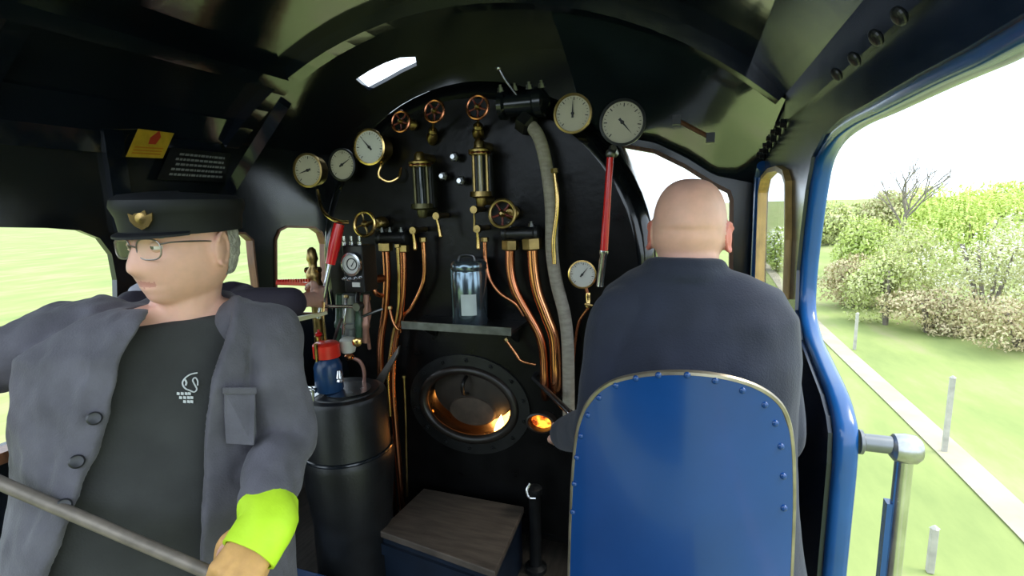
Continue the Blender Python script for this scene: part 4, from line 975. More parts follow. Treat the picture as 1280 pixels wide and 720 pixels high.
# bare tree
def twig(mb, p, d, L_, r, depth):
    q = p + d * L_; mb.tube([p, (p + q) / 2 + V((random.uniform(-.05, .05), random.uniform(-.05, .05), 0)) * L_, q], [r, r * .8, r * .6], 6, cap=False)
    if depth == 0: return
    for k in range(3 if depth > 1 else 2):
        nd = (d + V((random.uniform(-.75, .75), random.uniform(-.75, .75), random.uniform(-.1, .5)))).normalized(); twig(mb, q if k else p + d * L_ * .7, nd, L_ * random.uniform(.6, .8), r * .55, depth - 1)
random.seed(21)
c = atZ(1122, 330, ZG + .3); c.z = gz(c.x, c.y); D = (c - CAM).dot(ROT @ V((0, 0, -1)))
t = thing('bare_tree', 'bare leafless tree standing against the white sky beyond the bushes', 'tree', c)
H = 140 * D / FPX; a = MB(); a.tube([c, c + V((.02 * H, 0, H * .45))], [.05 * H * .4, .012 * H], 8); part('trunk', a, bark, t)
a = MB()
for k in range(6):
    twig(a, c + V((.02 * H, 0, H * (.32 + .03 * k))), V((random.uniform(-.7, .7), random.uniform(-.5, .5), 1)).normalized(), H * .22, .010 * H, 3)
part('branches', a, bark, t)
# trackside fence posts
for (px, py, hpx, lab) in [(1180, 566, 98, 'weathered fence post in the grass halfway along the path'), (1162, 715, 60, 'stubby fence post in the grass close below the handrail'), (1068, 437, 46, 'farthest small fence post beside the blue doorway edge')]:
    c = atZ(px, py, ZG); D = (c - CAM).dot(ROT @ V((0, 0, -1))); h = hpx * D / FPX; t = thing('fence_post', lab, 'post', (c.x, c.y, gz(c.x, c.y)), 'trackside fence posts'); c = V((c.x, c.y, gz(c.x, c.y)))
    m = MB(); m.box(c + V((0, 0, h / 2)), (.045, .045, h)); part('post', m, pmat('weathered post', (.42, .40, .36), .85, var=.2, bump=.3), t, smooth=False, bevel=.006)
    m = MB(); m.lathe([(.036, 0), (.004, .025)], c + V((0, 0, h)), (0, 0, 1), 4); part('post_cap', m, pmat('weathered post', (.42, .40, .36), .85), t, smooth=False)
# ------------------------------------------------------------------ people
skin = pmat('skin', (0.74, 0.42, 0.32), 0.48, var=0.07, vscale=30, sss=0.12, spec=0.4)
skin_pink = pmat('pink skin', (0.66, 0.20, 0.15), 0.5, var=0.1, vscale=30, sss=0.12)
lip = pmat('lips', (0.62, 0.28, 0.23), 0.45, var=.1)
hair_grey = pmat('short grey hair', (0.40, 0.38, 0.35), 0.75, var=0.3, vscale=60, bump=.8, bscale=220)
work_navy = pmat('faded navy work cloth', (0.100, 0.095, 0.115), 0.85, var=0.22, vscale=14, bump=0.35, bscale=260, sheen=.15)
deep_navy = pmat('dark navy cloth', (0.015, 0.019, 0.036), 0.88, var=0.22, vscale=9, bump=0.3, bscale=260, sheen=.12)
plum_navy = pmat('plum navy cloth', (0.030, 0.024, 0.040), 0.88, var=0.2, vscale=9, bump=0.3, bscale=260)
tee_black = pmat('washed black cotton', (0.038, 0.039, 0.039), 0.92, var=0.2, vscale=10, bump=0.25, bscale=240)
jean = pmat('dark trousers', (0.018, 0.021, 0.032), 0.9, var=0.25, vscale=18, bump=.3, bscale=300)
cap_black = pmat('black cap cloth', (0.006, 0.007, 0.009), 0.6, var=0.3, vscale=20, spec=.35)
boot = pmat('black boot leather', (0.01, 0.01, 0.01), 0.4)
hi_vis = pmat('fluorescent yellow cuff', (0.60, 0.92, 0.03), 0.6, var=0.08, vscale=18, bump=.3, bscale=60)
glove_tan = pmat('tan glove leather', (0.62, 0.34, 0.12), 0.7, var=0.2, vscale=25, bump=.3, bscale=90)

def bmp(d, s): return math.exp(-d * d / (2 * s * s))
def head_pts(mb, c, fwd, up, k=1.0, wid=1.0, ears=True, jowl=0.0, crown=1.0, dome=0.0, chin=0.0):
    """head about its mid height: forward, up -> displaced sphere with face relief"""
    F = V(fwd).normalized(); U = V(up); U = (U - F * U.dot(F)).normalized(); X = F.cross(U)          # X = figure's right side
    n1, n2 = 72, 56; vs_ = []
    for i in range(n2 + 1):
        a = PI * i / n2
        for j in range(n1):
            b = 2 * PI * j / n1; nx, ny, nz = math.sin(a) * math.cos(b), math.sin(a) * math.sin(b), math.cos(a)
            x, y, z = .076 * wid * nx, .097 * ny, .118 * nz
            if nz < -.1:
                q = min(1, (-.1 - nz) / .9); x *= 1 - .26 * q ** 1.3 + jowl * bmp(nz + .6, .25); 
                if ny > 0: y *= 1 + .05 * math.sin(q * PI * .85)
                else: y *= 1 - .32 * q
            if nz > .1 and ny < 0: y *= 1.06
            if nz < 0 and chin:
                rn = math.sqrt(max(0, 1 - nz * nz)); g2 = ((max(0, 1 - abs(nz) ** (2 + chin))) ** (1 / (2 + chin))) / rn if rn > .05 else 1; x *= 1 + (g2 - 1) * .45
                if ny > 0: y *= g2
            if nz > 0:
                rn = math.sqrt(max(0, 1 - nz * nz)); g_ = (max(0, 1 - nz ** (2 + dome)) ** (1 / (2 + dome))) / max(rn, .05) if rn > .05 else 1; x *= g_; y *= g_; z *= crown
            if ny > 0 and nz > -.85: y = y * .97
            if ny > .1:
                g = lambda x0, z0, sx, sz: bmp(x - x0, sx) * bmp(z - z0, sz)
                f = min(1, (ny - .1) / .4)
                d = 0
                t = (z + .036) / .050                                   # nose ridge
                if -.5 < t < 1.4: d += .0205 * bmp(x, .0105 + .004 * max(0, 1 - t)) * max(0, min(1, (1.15 - t) / 1.0)) * max(0, min(1, (t + .42) / .34))
                d += .006 * g(0, .024, .040, .010) - .010 * (g(.031, .004, .013, .010) + g(-.031, .004, .013, .010))
                d += .005 * (g(.040, -.028, .018, .016) + g(-.040, -.028, .018, .016))
                d += .0035 * (g(0, -.060, .020, .006) + g(0, -.074, .018, .006)) - .004 * g(0, -.067, .024, .003)
                d += .013 * g(0, -.100, .024, .015) - .003 * g(0, -.086, .020, .006)
                y += d * f
            vs_.append(c + (X * x + F * y + U * z) * k)
    fs_ = []
    for i in range(n2):
        for j in range(n1):
            a = i * n1 + j; b = i * n1 + (j + 1) % n1
            if i == 0: fs_.append((a, b + n1, a + n1)) if False else fs_.append((a, b, b + n1, a + n1))
            else: fs_.append((a, b, b + n1, a + n1))
    # collapse poles by letting the voxel step close them
    mb.add(vs_, fs_)
    if ears:
        for s in (-1, 1):
            e = c + (X * (s * .077 * wid) + F * -.008 + U * -.010) * k
            R3 = M((X, F, U)).transposed() @ M.Rotation(R_(-22 * s), 3, 'Z') @ M.Rotation(R_(12), 3, 'X')
            mb.ell(e, (.0085 * k, .019 * k, .032 * k), R3, 16, 10)
            mb.tube([e + R3 @ V((s * .006, .019 * math.cos(t), .032 * math.sin(t))) * k for t in np.linspace(R_(20), R_(300), 18)], .0042 * k, 8)
    return X, F, U

def hand(mb, wrist, fdir, pnorm, thumb_side, curls, k=1.0, rad=.0085, spread=.10, thumb=(.5, .4)):
    """palm, four unequal bent fingers and a thumb. fdir: wrist to knuckles, pnorm: out of the palm, thumb_side: +-1"""
    F = V(fdir).normalized(); P = V(pnorm); P = (P - F * P.dot(F)).normalized(); S = F.cross(P) * thumb_side
    kn = [(.030, .092), (.010, .097), (-.010, .092), (-.029, .083)]; ln = [(.044, .026, .021), (.049, .030, .022), (.045, .028, .021), (.034, .021, .019)]
    w_ = V(wrist)
    for (sx, fl), L3, cu in zip(kn, ln, curls):
        a = w_ + S * sx * .62 * k; b = w_ + (S * sx + F * fl) * k
        mb.limb([a, (a + b) / 2, b], [.015 * k, .0145 * k, .0115 * k], 10, 4)
        d = F + S * sx / .03 * spread; d.normalize(); p = b; ang = 0; ch = [p]; 
        ax = S
        dd = d.copy(); pp = P.copy()
        for L1, c1 in zip(L3, cu):
            ang = c1; nd = dd * math.cos(ang) + pp * math.sin(ang); pp = pp * math.cos(ang) - dd * math.sin(ang); dd = nd
            p = p + dd * L1 * k; ch.append(p)
        mb.limb(ch, [rad * 1.12 * k, rad * 1.05 * k, rad * .98 * k, rad * .82 * k], 10, 4)
    a = w_ + (S * .020 + F * .020 + P * .006) * k; b = a + (S * .026 + F * .030 + P * .012) * k
    d = (F * .8 + S * (.6 - thumb[0]) + P * thumb[0]).normalized(); c_ = b + d * .032 * k; d2 = (d + (P * .6 - S * .7) * thumb[1]).normalized(); e = c_ + d2 * .028 * k
    mb.limb([a, b, c_, e], [.015 * k, .0125 * k, .010 * k, .0082 * k], 10, 4)

def ring3(c, u, v, a, b, n=40, e=2.3, bb=None):
    out = []
    for i in range(n):
        t = 2 * PI * i / n; ca, sa = math.cos(t), math.sin(t)
        bq = b if sa >= 0 or bb is None else bb
        out.append(V(c) + V(u) * a * math.copysign(abs(ca) ** (2 / e), ca) + V(v) * bq * math.copysign(abs(sa) ** (2 / e), sa))
    return out
def shrink(r, d):
    c = sum(r, V((0, 0, 0))) / len(r); return [p + (c - p).normalized() * min(d, (p - c).length * .8) for p in r]

# ============ the man in the cap ============
BD = 1.05
vd = ray(215, 300); vd.z = 0; vd.normalize(); FU = V((-vd.y, vd.x, 0)) * -1; FV = -vd       # FU: picture right, FV: towards camera
def fw(px, py, D=BD): return atD(px, py, D)
k1 = BD / FPX
foot_c = fw(200, 640); foot_c.z = 0
man = thing('person', 'man in black cap and open faded navy jacket over black T-shirt, gripping an iron rod', 'person', foot_c)
# torso rings: (py, left px, right px, half depth front, half depth back)
TR = [(378, 172, 290, .058, .070), (396, 118, 318, .080, .095), (420, 78, 338, .105, .115), (460, 80, 338, .120, .125), (510, 76, 332, .135, .130),
      (560, 72, 330, .150, .130), (610, 66, 332, .155, .130), (670, 56, 338, .150, .130), (730, 46, 344, .150, .130), (800, 38, 352, .150, .135)]
def trings(rows, D=BD, off=0.0, e=2.4):
    out = []
    for py, l, r, bf, bb in rows:
        a, b = fw(l, py, D), fw(r, py, D); c = (a + b) / 2; h = (b - a).length / 2
        out.append((c, h + off, bf + off, bb + off))
    return out
TT = trings(TR)
bodymb = MB(); bodymb.loft([ring3(c, FU, FV, h - .022, bf - .022, 36, 2.4, bb - .022) for c, h, bf, bb in TT])
hip = TT[-1][0]
HD = fw(231, 304, 1.03); hyaw = R_(53)
hf = FU * -math.sin(hyaw) + FV * math.cos(hyaw) + V((0, 0, -.03))
hup = V((0, 0, 1)) + FU * .03
nb = fw(232, 402, 1.07)
bodymb.limb([nb + V((0, 0, -.05)), (nb + HD) / 2 + V((0, 0, -.03)) - FV * .004, HD + V((0, 0, -.03)) - FV * .012 + FU * .018], [.072, .062, .056], 18)
HX, HF, HU = head_pts(bodymb, HD, hf, hup, k=1.02, wid=1.05, jowl=.12, crown=.76, chin=.75)
# arms (figure's left arm is on the picture's right)
LS, LE, LW_, LH = fw(334, 426, 1.10), fw(358, 545, 1.07), fw(334, 628, .945), fw(300, 685, .885)
RS, RE, RW, RH = fw(84, 422, 1.05), fw(-35, 462, .98), fw(-95, 520, .90), fw(-120, 550, .87)
bodymb.limb([LS, (LS + LE) / 2, LE], [.052, .048, .040]); bodymb.limb([LE, (LE + LW_) / 2, LW_], [.040, .038, .028])
bodymb.limb([RS, (RS + RE) / 2, RE], [.052, .048, .040]); bodymb.limb([RE, (RE + RW) / 2, RW], [.040, .038, .028])
# the rod he grips
rodA, rodB = fw(-190, 522, .83), fw(318, 740, .845)
rdir = (rodB - rodA).normalized()
def rod_at(px):
    t = 0.0; best = None
    for t in np.linspace(0, 1, 400):
        p = rodA + (rodB - rodA) * t; d = ROT.transposed() @ (p - CAM); x = 640 + FPX * d.x / -d.z
        if best is None or abs(x - px) < best[0]: best = (abs(x - px), p)
    return best[1]
grL = rod_at(292); grR = rod_at(-118)
GR = .0105
def grip_hand(mb, wrist, grip, side, k=1.0, rad=.0085):
    """hand closing round the rod at grip; side is the thumb side"""
    F = (grip - wrist); F = (F - rdir * F.dot(rdir)).normalized(); P = F.cross(rdir) * side
    w_ = grip - F * (.097 * k) - P * (.026 * k)
    hand(mb, w_, F, P, 1 if side > 0 else -1, [(1.15, 1.35, .9), (1.2, 1.4, .9), (1.2, 1.4, .9), (1.2, 1.35, .9)], k, rad, .0, (.75, .5))
    return w_
P_side = -1
F_ = (grL - LW_); F_ = (F_ - rdir * F_.dot(rdir)).normalized()
sideL = 1 if F_.cross(rdir).dot(FV) < 0 else -1       # palm faces away from the camera: back of the glove shows
wl = grip_hand(bodymb, LW_, grL, sideL, .98, .0078); bodymb.limb([LW_, wl], [.027, .025])
F_ = (grR - RW); F_ = (F_ - rdir * F_.dot(rdir)).normalized(); sideR = 1 if F_.cross(rdir).dot(FV) < 0 else -1
wr = grip_hand(bodymb, RW, grR, sideR, 1.0); bodymb.limb([RW, wr], [.027, .025])
# legs to the floor
hb_ = hip + V((0, 0, -.02))
for s in (-1, 1):
    h0 = V((hb_.x, hb_.y, hb_.z)) + FU * s * .095; kn_ = V((h0.x, h0.y, .50)) + FU * s * .03 + FV * .03; an = V((h0.x, h0.y, .09)) + FU * s * .05
    bodymb.limb([h0, kn_, an], [.085, .055, .04]); bodymb.limb([an + V((0, 0, -.04)) - FV * .03, an + V((0, 0, -.05)) + FV * .14], [.035, .028])
A, F = remesh(bodymb, .0038, 3, .5)
def face_mi(A, F, tests):
    C = np.array([A[list(f)].mean(0) for f in F]); mi = np.zeros(len(F), int)
    for idx, fn in tests: mi[fn(C)] = idx
    return mi.tolist()
def hl(C, o, X, Fd, U): D = C - np.array(o); return D @ np.array(X), D @ np.array(Fd), D @ np.array(U)
def lips_test(C):
    x, y, z = hl(C, HD, HX, HF, HU); return (abs(x) < .024) & (y > .06) & (abs(z + .067) < .0075 - .14 * abs(x))
def ear_test(o, X, Fd, U, w_=.0745):
    def f(C): x, y, z = hl(C, o, X, Fd, U); return (abs(x) > w_) & (abs(z + .01) < .045) & (abs(y + .01) < .04)
    return f
organic('body', A, F, [skin, lip, skin], man, face_mi(A, F, [(1, lips_test), (2, ear_test(HD, HX, HF, HU, .080))]))
# eyes
for s in (-1, 1):
    e = HD + HX * (s * .031) + HF * .0785 + HU * .003; m = MB(); m.ell(e, .0112, seg=16, rings=12); eo = part('eye', m, pmat('eye white', (.70, .66, .62), .25, var=.05), man)
    m = MB(); m.ell(e + HF * .0075 - HX * s * .001, (.0055, .0055, .0055), seg=12, rings=8); part('iris', m, pmat('iris', (.05, .045, .04), .2), eo)
    m = MB()
    for sg, hi_, lo_ in ((1, 96, 8), (-1, 90, 24)):
        rg = [[e + (HX * math.sin(b_) * math.cos(a_) + HF * math.cos(b_) * math.cos(a_) + HU * sg * math.sin(a_)) * .0126 for b_ in np.linspace(R_(-88), R_(88), 16)] for a_ in np.linspace(R_(lo_), R_(hi_), 8)]
        m.loft(rg + [[e + (q - e) * .93 for q in r_] for r_ in rg[::-1]] + [rg[0]], closed=False, cap=False)
    part('eyelid', m, skin, eo, angle=60)
    m = MB(); m.tube(spl([HD + HX * s * .014 + HF * .097 + HU * .021, HD + HX * s * .032 + HF * .092 + HU * .026, HD + HX * s * .050 + HF * .078 + HU * .020], 5), [.003] + [.0042] * 9 + [.002], 6); part('eyebrow', m, hair_grey, man)
# glasses
gm = pmat('thin glasses wire', (.28, .25, .22), .3, metal=.8); gl = thing
m = MB(); lens = []
for s in (-1, 1):
    o = HD + HX * s * .034 + HF * .102 + HU * .000; pts = []
    for t in np.linspace(0, 2 * PI, 28, endpoint=False):
        ca, sa = math.cos(t), math.sin(t); x = .026 * math.copysign(abs(ca) ** .7, ca); z = .019 * math.copysign(abs(sa) ** .8, sa); pts.append(o + HX * x - HF * (abs(s * .034 + x) ** 2 * 2.2) + HU * z)
    m.tube(pts, .0014, 6, closed=True); lens.append(pts)
    m.tube(spl([o + HX * s * .026 - HF * .008 + HU * .010, HD + HX * s * .074 + HF * .075 + HU * .012, HD + HX * s * .080 + HF * .02 + HU * .008, HD + HX * s * .082 - HF * .012 + HU * .002], 5), .0017, 6)
m.tube(spl([HD + HX * -.010 + HF * .104 + HU * .004, HD + HF * .110 + HU * .008, HD + HX * .010 + HF * .104 + HU * .004], 5), .0016, 6)
gf = part('glasses', m, gm, man, 'thin rimmed glasses')
for pts in lens:
    m = MB(); m.prism([p - HF * .0006 for p in pts], HF * .0012); part('lens', m, glass, gf, smooth=False)
# grey hair below the cap
m = MB(); vs_ = []
hm = MB(); n1, n2 = 48, 26; rows = []
for i in range(n2):
    a = R_(62 + 62 * i / (n2 - 1)); row_ = []
    for j in range(n1):
        b = R_(198 + 144 * j / (n1 - 1)); nx, ny, nz = math.sin(a) * math.cos(b), math.sin(a) * math.sin(b), math.cos(a)
        j_ = .003 * mnoise.noise(V((b * 30, a * 8, 0)))
        row_.append(HD + HX * (.0815 * 1.03 + j_) * nx + HF * (.108 + j_) * ny + HU * .119 * nz)
    rows.append(row_)
inner = [[HD + (p - HD) * .955 for p in r] for r in rows]
for i in range(n2 - 1):
    for j in range(n1 - 1): hm.add([rows[i][j], rows[i][j + 1], rows[i + 1][j + 1], rows[i + 1][j]], [(0, 1, 2, 3)]); hm.add([inner[i][j], inner[i + 1][j], inner[i + 1][j + 1], inner[i][j + 1]], [(0, 1, 2, 3)])
for rr_ in (0, n2 - 1):
    for j in range(n1 - 1): hm.add([rows[rr_][j], rows[rr_][j + 1], inner[rr_][j + 1], inner[rr_][j]], [(0, 1, 2, 3)])
part('hair', hm, hair_grey, man, angle=180)
# cap: band, soft crown, short peak and a brass badge
cc = HD + HU * .052 - HF * .004
def cap_ring(rx, ry, z, tilt=0.0): return [cc + HX * rx * math.cos(t) + HF * ry * math.sin(t) + HU * (z + tilt * math.sin(t)) for t in np.linspace(0, 2 * PI, 48, endpoint=False)]
m = MB(); m.loft([cap_ring(.083, .104, -.026), cap_ring(.092, .112, -.028), cap_ring(.095, .115, .002, .002), cap_ring(.099, .118, .010, .002), cap_ring(.103, .123, .022, .002), cap_ring(.101, .120, .034, .003), cap_ring(.088, .106, .043, .004), cap_ring(.05, .06, .047, .004), cap_ring(.001, .001, .048, .004)])
cap = part('cap', m, cap_black, man, 'black flat-topped cap')
m = MB(); rg = []
for s_, dz in ((1.0, 0), (1.05, -.002), (1.10, -.005), (1.12, -.007)):
    rg.append([cc + HX * .093 * s_ ** .5 * math.cos(t) + HF * .113 * s_ * math.sin(t) * (1 if True else 1) + HU * (-.022 + dz * math.sin(t)) for t in np.linspace(R_(28), R_(152), 24)])
top = rg; bot = [[p - HU * .004 for p in r] for r in rg]
for a_, b_ in zip(top, top[1:]):
    for i in range(23): m.add([a_[i], a_[i + 1], b_[i + 1], b_[i]], [(0, 1, 2, 3)])
for a_, b_ in zip(bot, bot[1:]):
    for i in range(23): m.add([a_[i], b_[i], b_[i + 1], a_[i + 1]], [(0, 1, 2, 3)])
for i in range(23): m.add([top[-1][i], top[-1][i + 1], bot[-1][i + 1], bot[-1][i]], [(0, 1, 2, 3)])
part('peak', m, cap_black, cap, angle=60)
bo = cc + (HF * .116 - HX * -.0) + HU * .006; bo = cc + HF * .113 * math.sin(R_(68)) - HX * .094 * math.cos(R_(68)) * -1 * -1 + HU * .004
badge_n = (bo - cc); badge_n = (badge_n - HU * badge_n.dot(HU)).normalized(); bu = HU.cross(badge_n)
m = MB(); m.lathe([(.013, -.002), (.014, .003), (.010, .006), (1e-4, .007)], bo, badge_n, 18)
m.prism([bo + badge_n * .003 + bu * x + HU * z for x, z in [(-.020, -.004), (-.022, .010), (-.012, .006), (-.008, .022), (0, .012), (.008, .024), (.012, .006), (.022, .010), (.020, -.004), (.012, -.014), (0, -.020), (-.012, -.014)]], badge_n * .003)
part('badge', m, brass, cap, 'gold coloured cap badge', smooth=False)

# T-shirt with faint white print
tm_ = MB(); tm_.loft([ring3(c, FU, FV, h - .010, bf - .010, 40, 2.4, bb - .010) for c, h, bf, bb in TT[1:]])
tm_.loft([ring3(nb + V((0, 0, -.055)) + FV * .01, FU, FV, .115, .085, 40), [p + V((0, 0, -.030 * (p - nb).dot(FV) / .08)) for p in ring3(nb + V((0, 0, -.030)), FU, FV, .090, .084, 40)], [p + V((0, 0, -.034 * (p - nb).dot(FV) / .08)) for p in ring3(nb + V((0, 0, -.018)), FU, FV, .084, .079, 40)]])
for S_ in (LS, RS): tm_.limb([S_ + (nb - S_) * .55, S_], [.045, .048])
At, Ft = remesh(tm_, .006, 6, .5)
At = folds(At, .006, 6, (1, 1, .6), 3)
organic('t_shirt', At, Ft, tee_black, man)
# jacket: open shell plus sleeves, collar and lapels
def gap_ang(i, row, gl_, gr_):
    c, h, bf, bb = TT[i]; l, r = TR[i][1], TR[i][2]; mid = (l + r) / 2; hp = (r - l) / 2
    f = lambda px: math.acos(max(-.97, min(.97, math.copysign(abs((px - mid) / hp) ** (2.4 / 2), (px - mid)))))
    return f(gr_), f(gl_)
gaps = [(196, 283), (186, 278), (172, 268), (160, 256), (148, 248), (134, 243), (118, 241), (98, 240), (84, 244), (74, 248)]
jm = MB(); o_, i_ = [], []
NJ = 56
for i, (c, h, bf, bb) in enumerate(TT):
    a0, a1 = gap_ang(i, None, *gaps[i])
    ro, ri = [], []
    for t in np.linspace(a1, a0 + 2 * PI, NJ):
        ca, sa = math.cos(t), math.sin(t); e = 2.4
        for lst, off in ((ro, .016), (ri, -.002)):
            q = (bf if sa >= 0 else bb) + off; lst.append(c + FU * (h + off) * math.copysign(abs(ca) ** (2 / e), ca) + FV * q * math.copysign(abs(sa) ** (2 / e), sa))
    for lst in (ro, ri):
        lf = .016 * (1 if 1 <= i <= 3 else .6 if i == 4 else .25 if i == 5 else 0)
        for idx in (0, 1, 2, -1, -2, -3): lst[idx] = lst[idx] + FV * lf
    # front edges stand away from the belly a little
    for lst in (ro, ri):
        for idx, wgt in ((0, 1), (1, .6), (2, .3), (-1, 1), (-2, .6), (-3, .3)): lst[idx] = lst[idx] + FV * .010 * wgt
    o_.append(ro); i_.append(ri)
jm.loft([a + b[::-1] for a, b in zip(o_, i_)])
# sleeves: loose tubes from shoulder to cuff
jm.limb([LS + (nb - LS) * .30 + V((0, 0, .012)), LS + V((0, 0, .005)), LS * .6 + LE * .4, LE, LE * .55 + LW_ * .45, LW_ + (LE - LW_) * .04], [.062, .068, .064, .060, .058, .054], 20)
jm.limb([RS + (nb - RS) * .30 + V((0, 0, .012)), RS + V((0, 0, .0)), RS * .5 + RE * .5, RE, RE * .5 + RW * .5, RW], [.070, .078, .070, .064, .058, .052], 20)
# shoulder yoke
jm.limb([nb + FU * -.085 + V((0, 0, -.015)) - FV * .03, RS + V((0, 0, .01)) - FV * .015], [.050, .066], 16); jm.limb([nb + FU * .075 + V((0, 0, -.015)) - FV * .03, LS + V((0, 0, .012)) - FV * .015], [.050, .068], 16)
# collar round the back of the neck
cr = [nb + FU * .098 * math.cos(t) + FV * (.085 * math.sin(t) - .012) + V((0, 0, .018 - .018 * math.sin(t))) for t in np.linspace(R_(160), R_(380), 20)]
jm.tube(spl(cr, 2), .020, 10); jm.ell(cr[0], .020, seg=10, rings=6); jm.ell(cr[-1], .020, seg=10, rings=6)
Aj, Fj = remesh(jm, .0046, 9, .5)
Aj = folds(Aj, .014, 7, (1, 1, .45), 9); Aj = folds(Aj, .010, 14, (1, 1, .35), 21); Aj = folds(Aj, .0035, 38, (1, 1, .7), 33)
jacket = organic('jacket', Aj, Fj, work_navy, man, label='open faded navy work jacket')
def lapel(pxs, name, off=.012):
    P = []
    for px, py, D in pxs: P.append(fw(px, py, D))
    m = MB(); m.prism(P, FV * .006); return part(name, m, work_navy, jacket, smooth=False, bevel=.003)
def front_of(px, py, lift=.0):
    """point on the jacket front seen at a pixel"""
    r = ray(px, py); best = None
    D = np.array(Aj) - np.array(CAM); rn = np.array(r); t = D @ rn / (rn @ rn); perp = np.linalg.norm(D - np.outer(t, rn), axis=1)
    ok = perp < .012
    if not ok.any(): ok = perp < perp.min() + .004
    return CAM + r * (t[ok].min() - lift)
def patch(pxs, name, mat, lift=.004, th=.004, parent=None, label=None):
    P = [front_of(px, py, lift) for px, py in pxs]; n = (P[1] - P[0]).cross(P[-1] - P[0]).normalized()
    if n.dot(CAM - P[0]) < 0: n = -n
    m = MB(); m.prism([p for p in P], n * th); return part(name, m, mat, parent or jacket, label, smooth=False, bevel=.0015)
# breast pocket, buttons
m = MB(); pk = [(280, 488), (297, 486), (318, 488), (319, 540), (316, 556), (282, 554), (280, 520)]
patch(pk, 'breast_pocket', work_navy, .006, .004)
patch([(278, 484), (320, 484), (320, 492), (278, 492)], 'pocket_hem', work_navy, .010, .004)
for px, py in [(118, 523), (96, 577), (80, 632)]:
    p = front_of(px, py, .004); n = (CAM - p).normalized(); m = MB(); m.lathe([(.0105, -.003), (.0115, .001), (.009, .004), (.005, .003), (1e-4, .003)], p, n, 18); part('button', m, pmat('dark button', (.02, .02, .025), .35), jacket)
# shirt print: looped emblem with two short rows of white lettering
pw_ = pmat('pale print', (.62, .64, .66), .8, var=.1)
Ats = np.array(At)
def tee_at(px, py, lift=.0035):
    r = ray(px, py); D = Ats - np.array(CAM); rn = np.array(r); t = D @ rn / (rn @ rn); perp = np.linalg.norm(D - np.outer(t, rn), axis=1); ok = perp < .012
    return CAM + r * ((t[ok].min() if ok.any() else 1.0) - lift)
tee_o = [o for o in man.children if o.name.startswith('t_shirt')][0]
m = MB()
loopp = [(247, 466), (238, 468), (231, 473), (228, 479), (231, 485), (237, 488), (243, 490), (246, 486), (243, 480), (241, 475), (244, 472), (247, 476), (247, 482)]
m.tube([tee_at(*p) for p in spl(loopp, 4)], .0014, 6); m.tube([tee_at(*p) for p in spl([(231, 474), (233, 478), (232, 482)], 3)], .0018, 6)
part('shirt_emblem', m, pw_, tee_o)
m = MB()
for y0, xs0 in ((490, (221, 226, 231, 235)), (495, (224, 229, 234, 238)), (500, (229, 234, 238))):
    for x0 in xs0:
        q = [tee_at(x0, y0), tee_at(x0 + 3.6, y0 + .6), tee_at(x0 + 3.4, y0 + 4), tee_at(x0 - .2, y0 + 3.4)]; m.prism(q, (CAM - q[0]).normalized() * .0012)
part('shirt_lettering', m, pw_, tee_o, smooth=False)
# trousers with belt, boots
tr = MB(); c, h, bf, bb = TT[-3]; tr.loft([ring3(c + V((0, 0, .0)), FU, FV, h - .026, bf - .016, 36, 2.4, bb - .02), ring3(hip, FU, FV, TT[-1][1] - .03, .135, 36, 2.4), ring3(hip + V((0, 0, -.08)), FU, FV, .17, .13, 36)])
for s in (-1, 1):
    h0 = hb_ + FU * s * .095; kn_ = V((h0.x, h0.y, .50)) + FU * s * .03 + FV * .03; an = V((h0.x, h0.y, .11)) + FU * s * .05
    tr.limb([h0, kn_, an], [.105, .078, .066])
A, F = remesh(tr, .008, 5); organic('trousers', folds(A, .006, 8), F, jean, man)
for s in (-1, 1):
    h0 = hb_ + FU * s * .095; an = V((h0.x, h0.y, .045)) + FU * s * .05; m = MB(); m.limb([an + V((0, 0, .05)), an - FV * .02, an + FV * .15], [.05, .046, .043], 16); A, F = remesh(m, .006, 4)
    A[:, 2] = np.maximum(A[:, 2], .002); organic('boot', A, F, boot, man)
# glove on his left hand: tan fingers, fluorescent cuff
gm_ = MB(); grip_hand(gm_, LW_, grL, sideL, 1.04, .0112); gm_.limb([wl, wl + (grL - wl) * .2], [.030, .030], 16)
A, F = remesh(gm_, .0038, 4); glove = organic('glove', A, F, glove_tan, man, label='tan glove with fluorescent yellow cuff')
m = MB(); rg = []
Fg = (grL - LW_); Fg = (Fg - rdir * Fg.dot(rdir)).normalized(); c0 = wl + (LW_ - wl).normalized() * .040; c1 = wl + Fg * .058
cpath = [V(q) for q in spl([tuple(c0), tuple(wl + Fg * .004), tuple(c1)], 4)]
inn = []
for i, p in enumerate(cpath):
    ax = (cpath[min(i + 1, len(cpath) - 1)] - cpath[max(i - 1, 0)]).normalized(); u_ = (rdir - ax * rdir.dot(ax)).normalized(); w_ = ax.cross(u_); r = [.052, .051, .050, .0505, .049, .0495, .0485, .0485, .048][i]
    rg.append([p + (u_ * math.cos(a) * 1.0 + w_ * math.sin(a) * .86) * (r + .0014 * math.sin(5 * a + i)) for a in np.linspace(0, 2 * PI, 30, endpoint=False)])
    inn.append([p + (q - p) * .9 for q in rg[-1]])
m.loft(rg + inn[::-1] + [rg[0]], cap=False); part('cuff', m, hi_vis, glove, 'fluorescent yellow cuff')
# the iron rod
rod = MB(); rod.tube([rodA - rdir * .25, rodB + rdir * .12], GR, 14)
rt = thing('fire_iron', 'long grey iron fire rod slanting across the capped man in his gloved grip', 'rod', (rodA + rodB) / 2)
part('shaft', rod, pmat('worn grey iron', (.20, .17, .14), .5, metal=.3, var=.25, vscale=30, bump=.2), rt)
m = MB(); m.torus(rodA - rdir * .29, rdir.cross(V((0, 0, 1))), .04, .0085, 24, 8); part('ring_handle', m, pmat('worn grey iron', (.20, .17, .14), .5), rt)

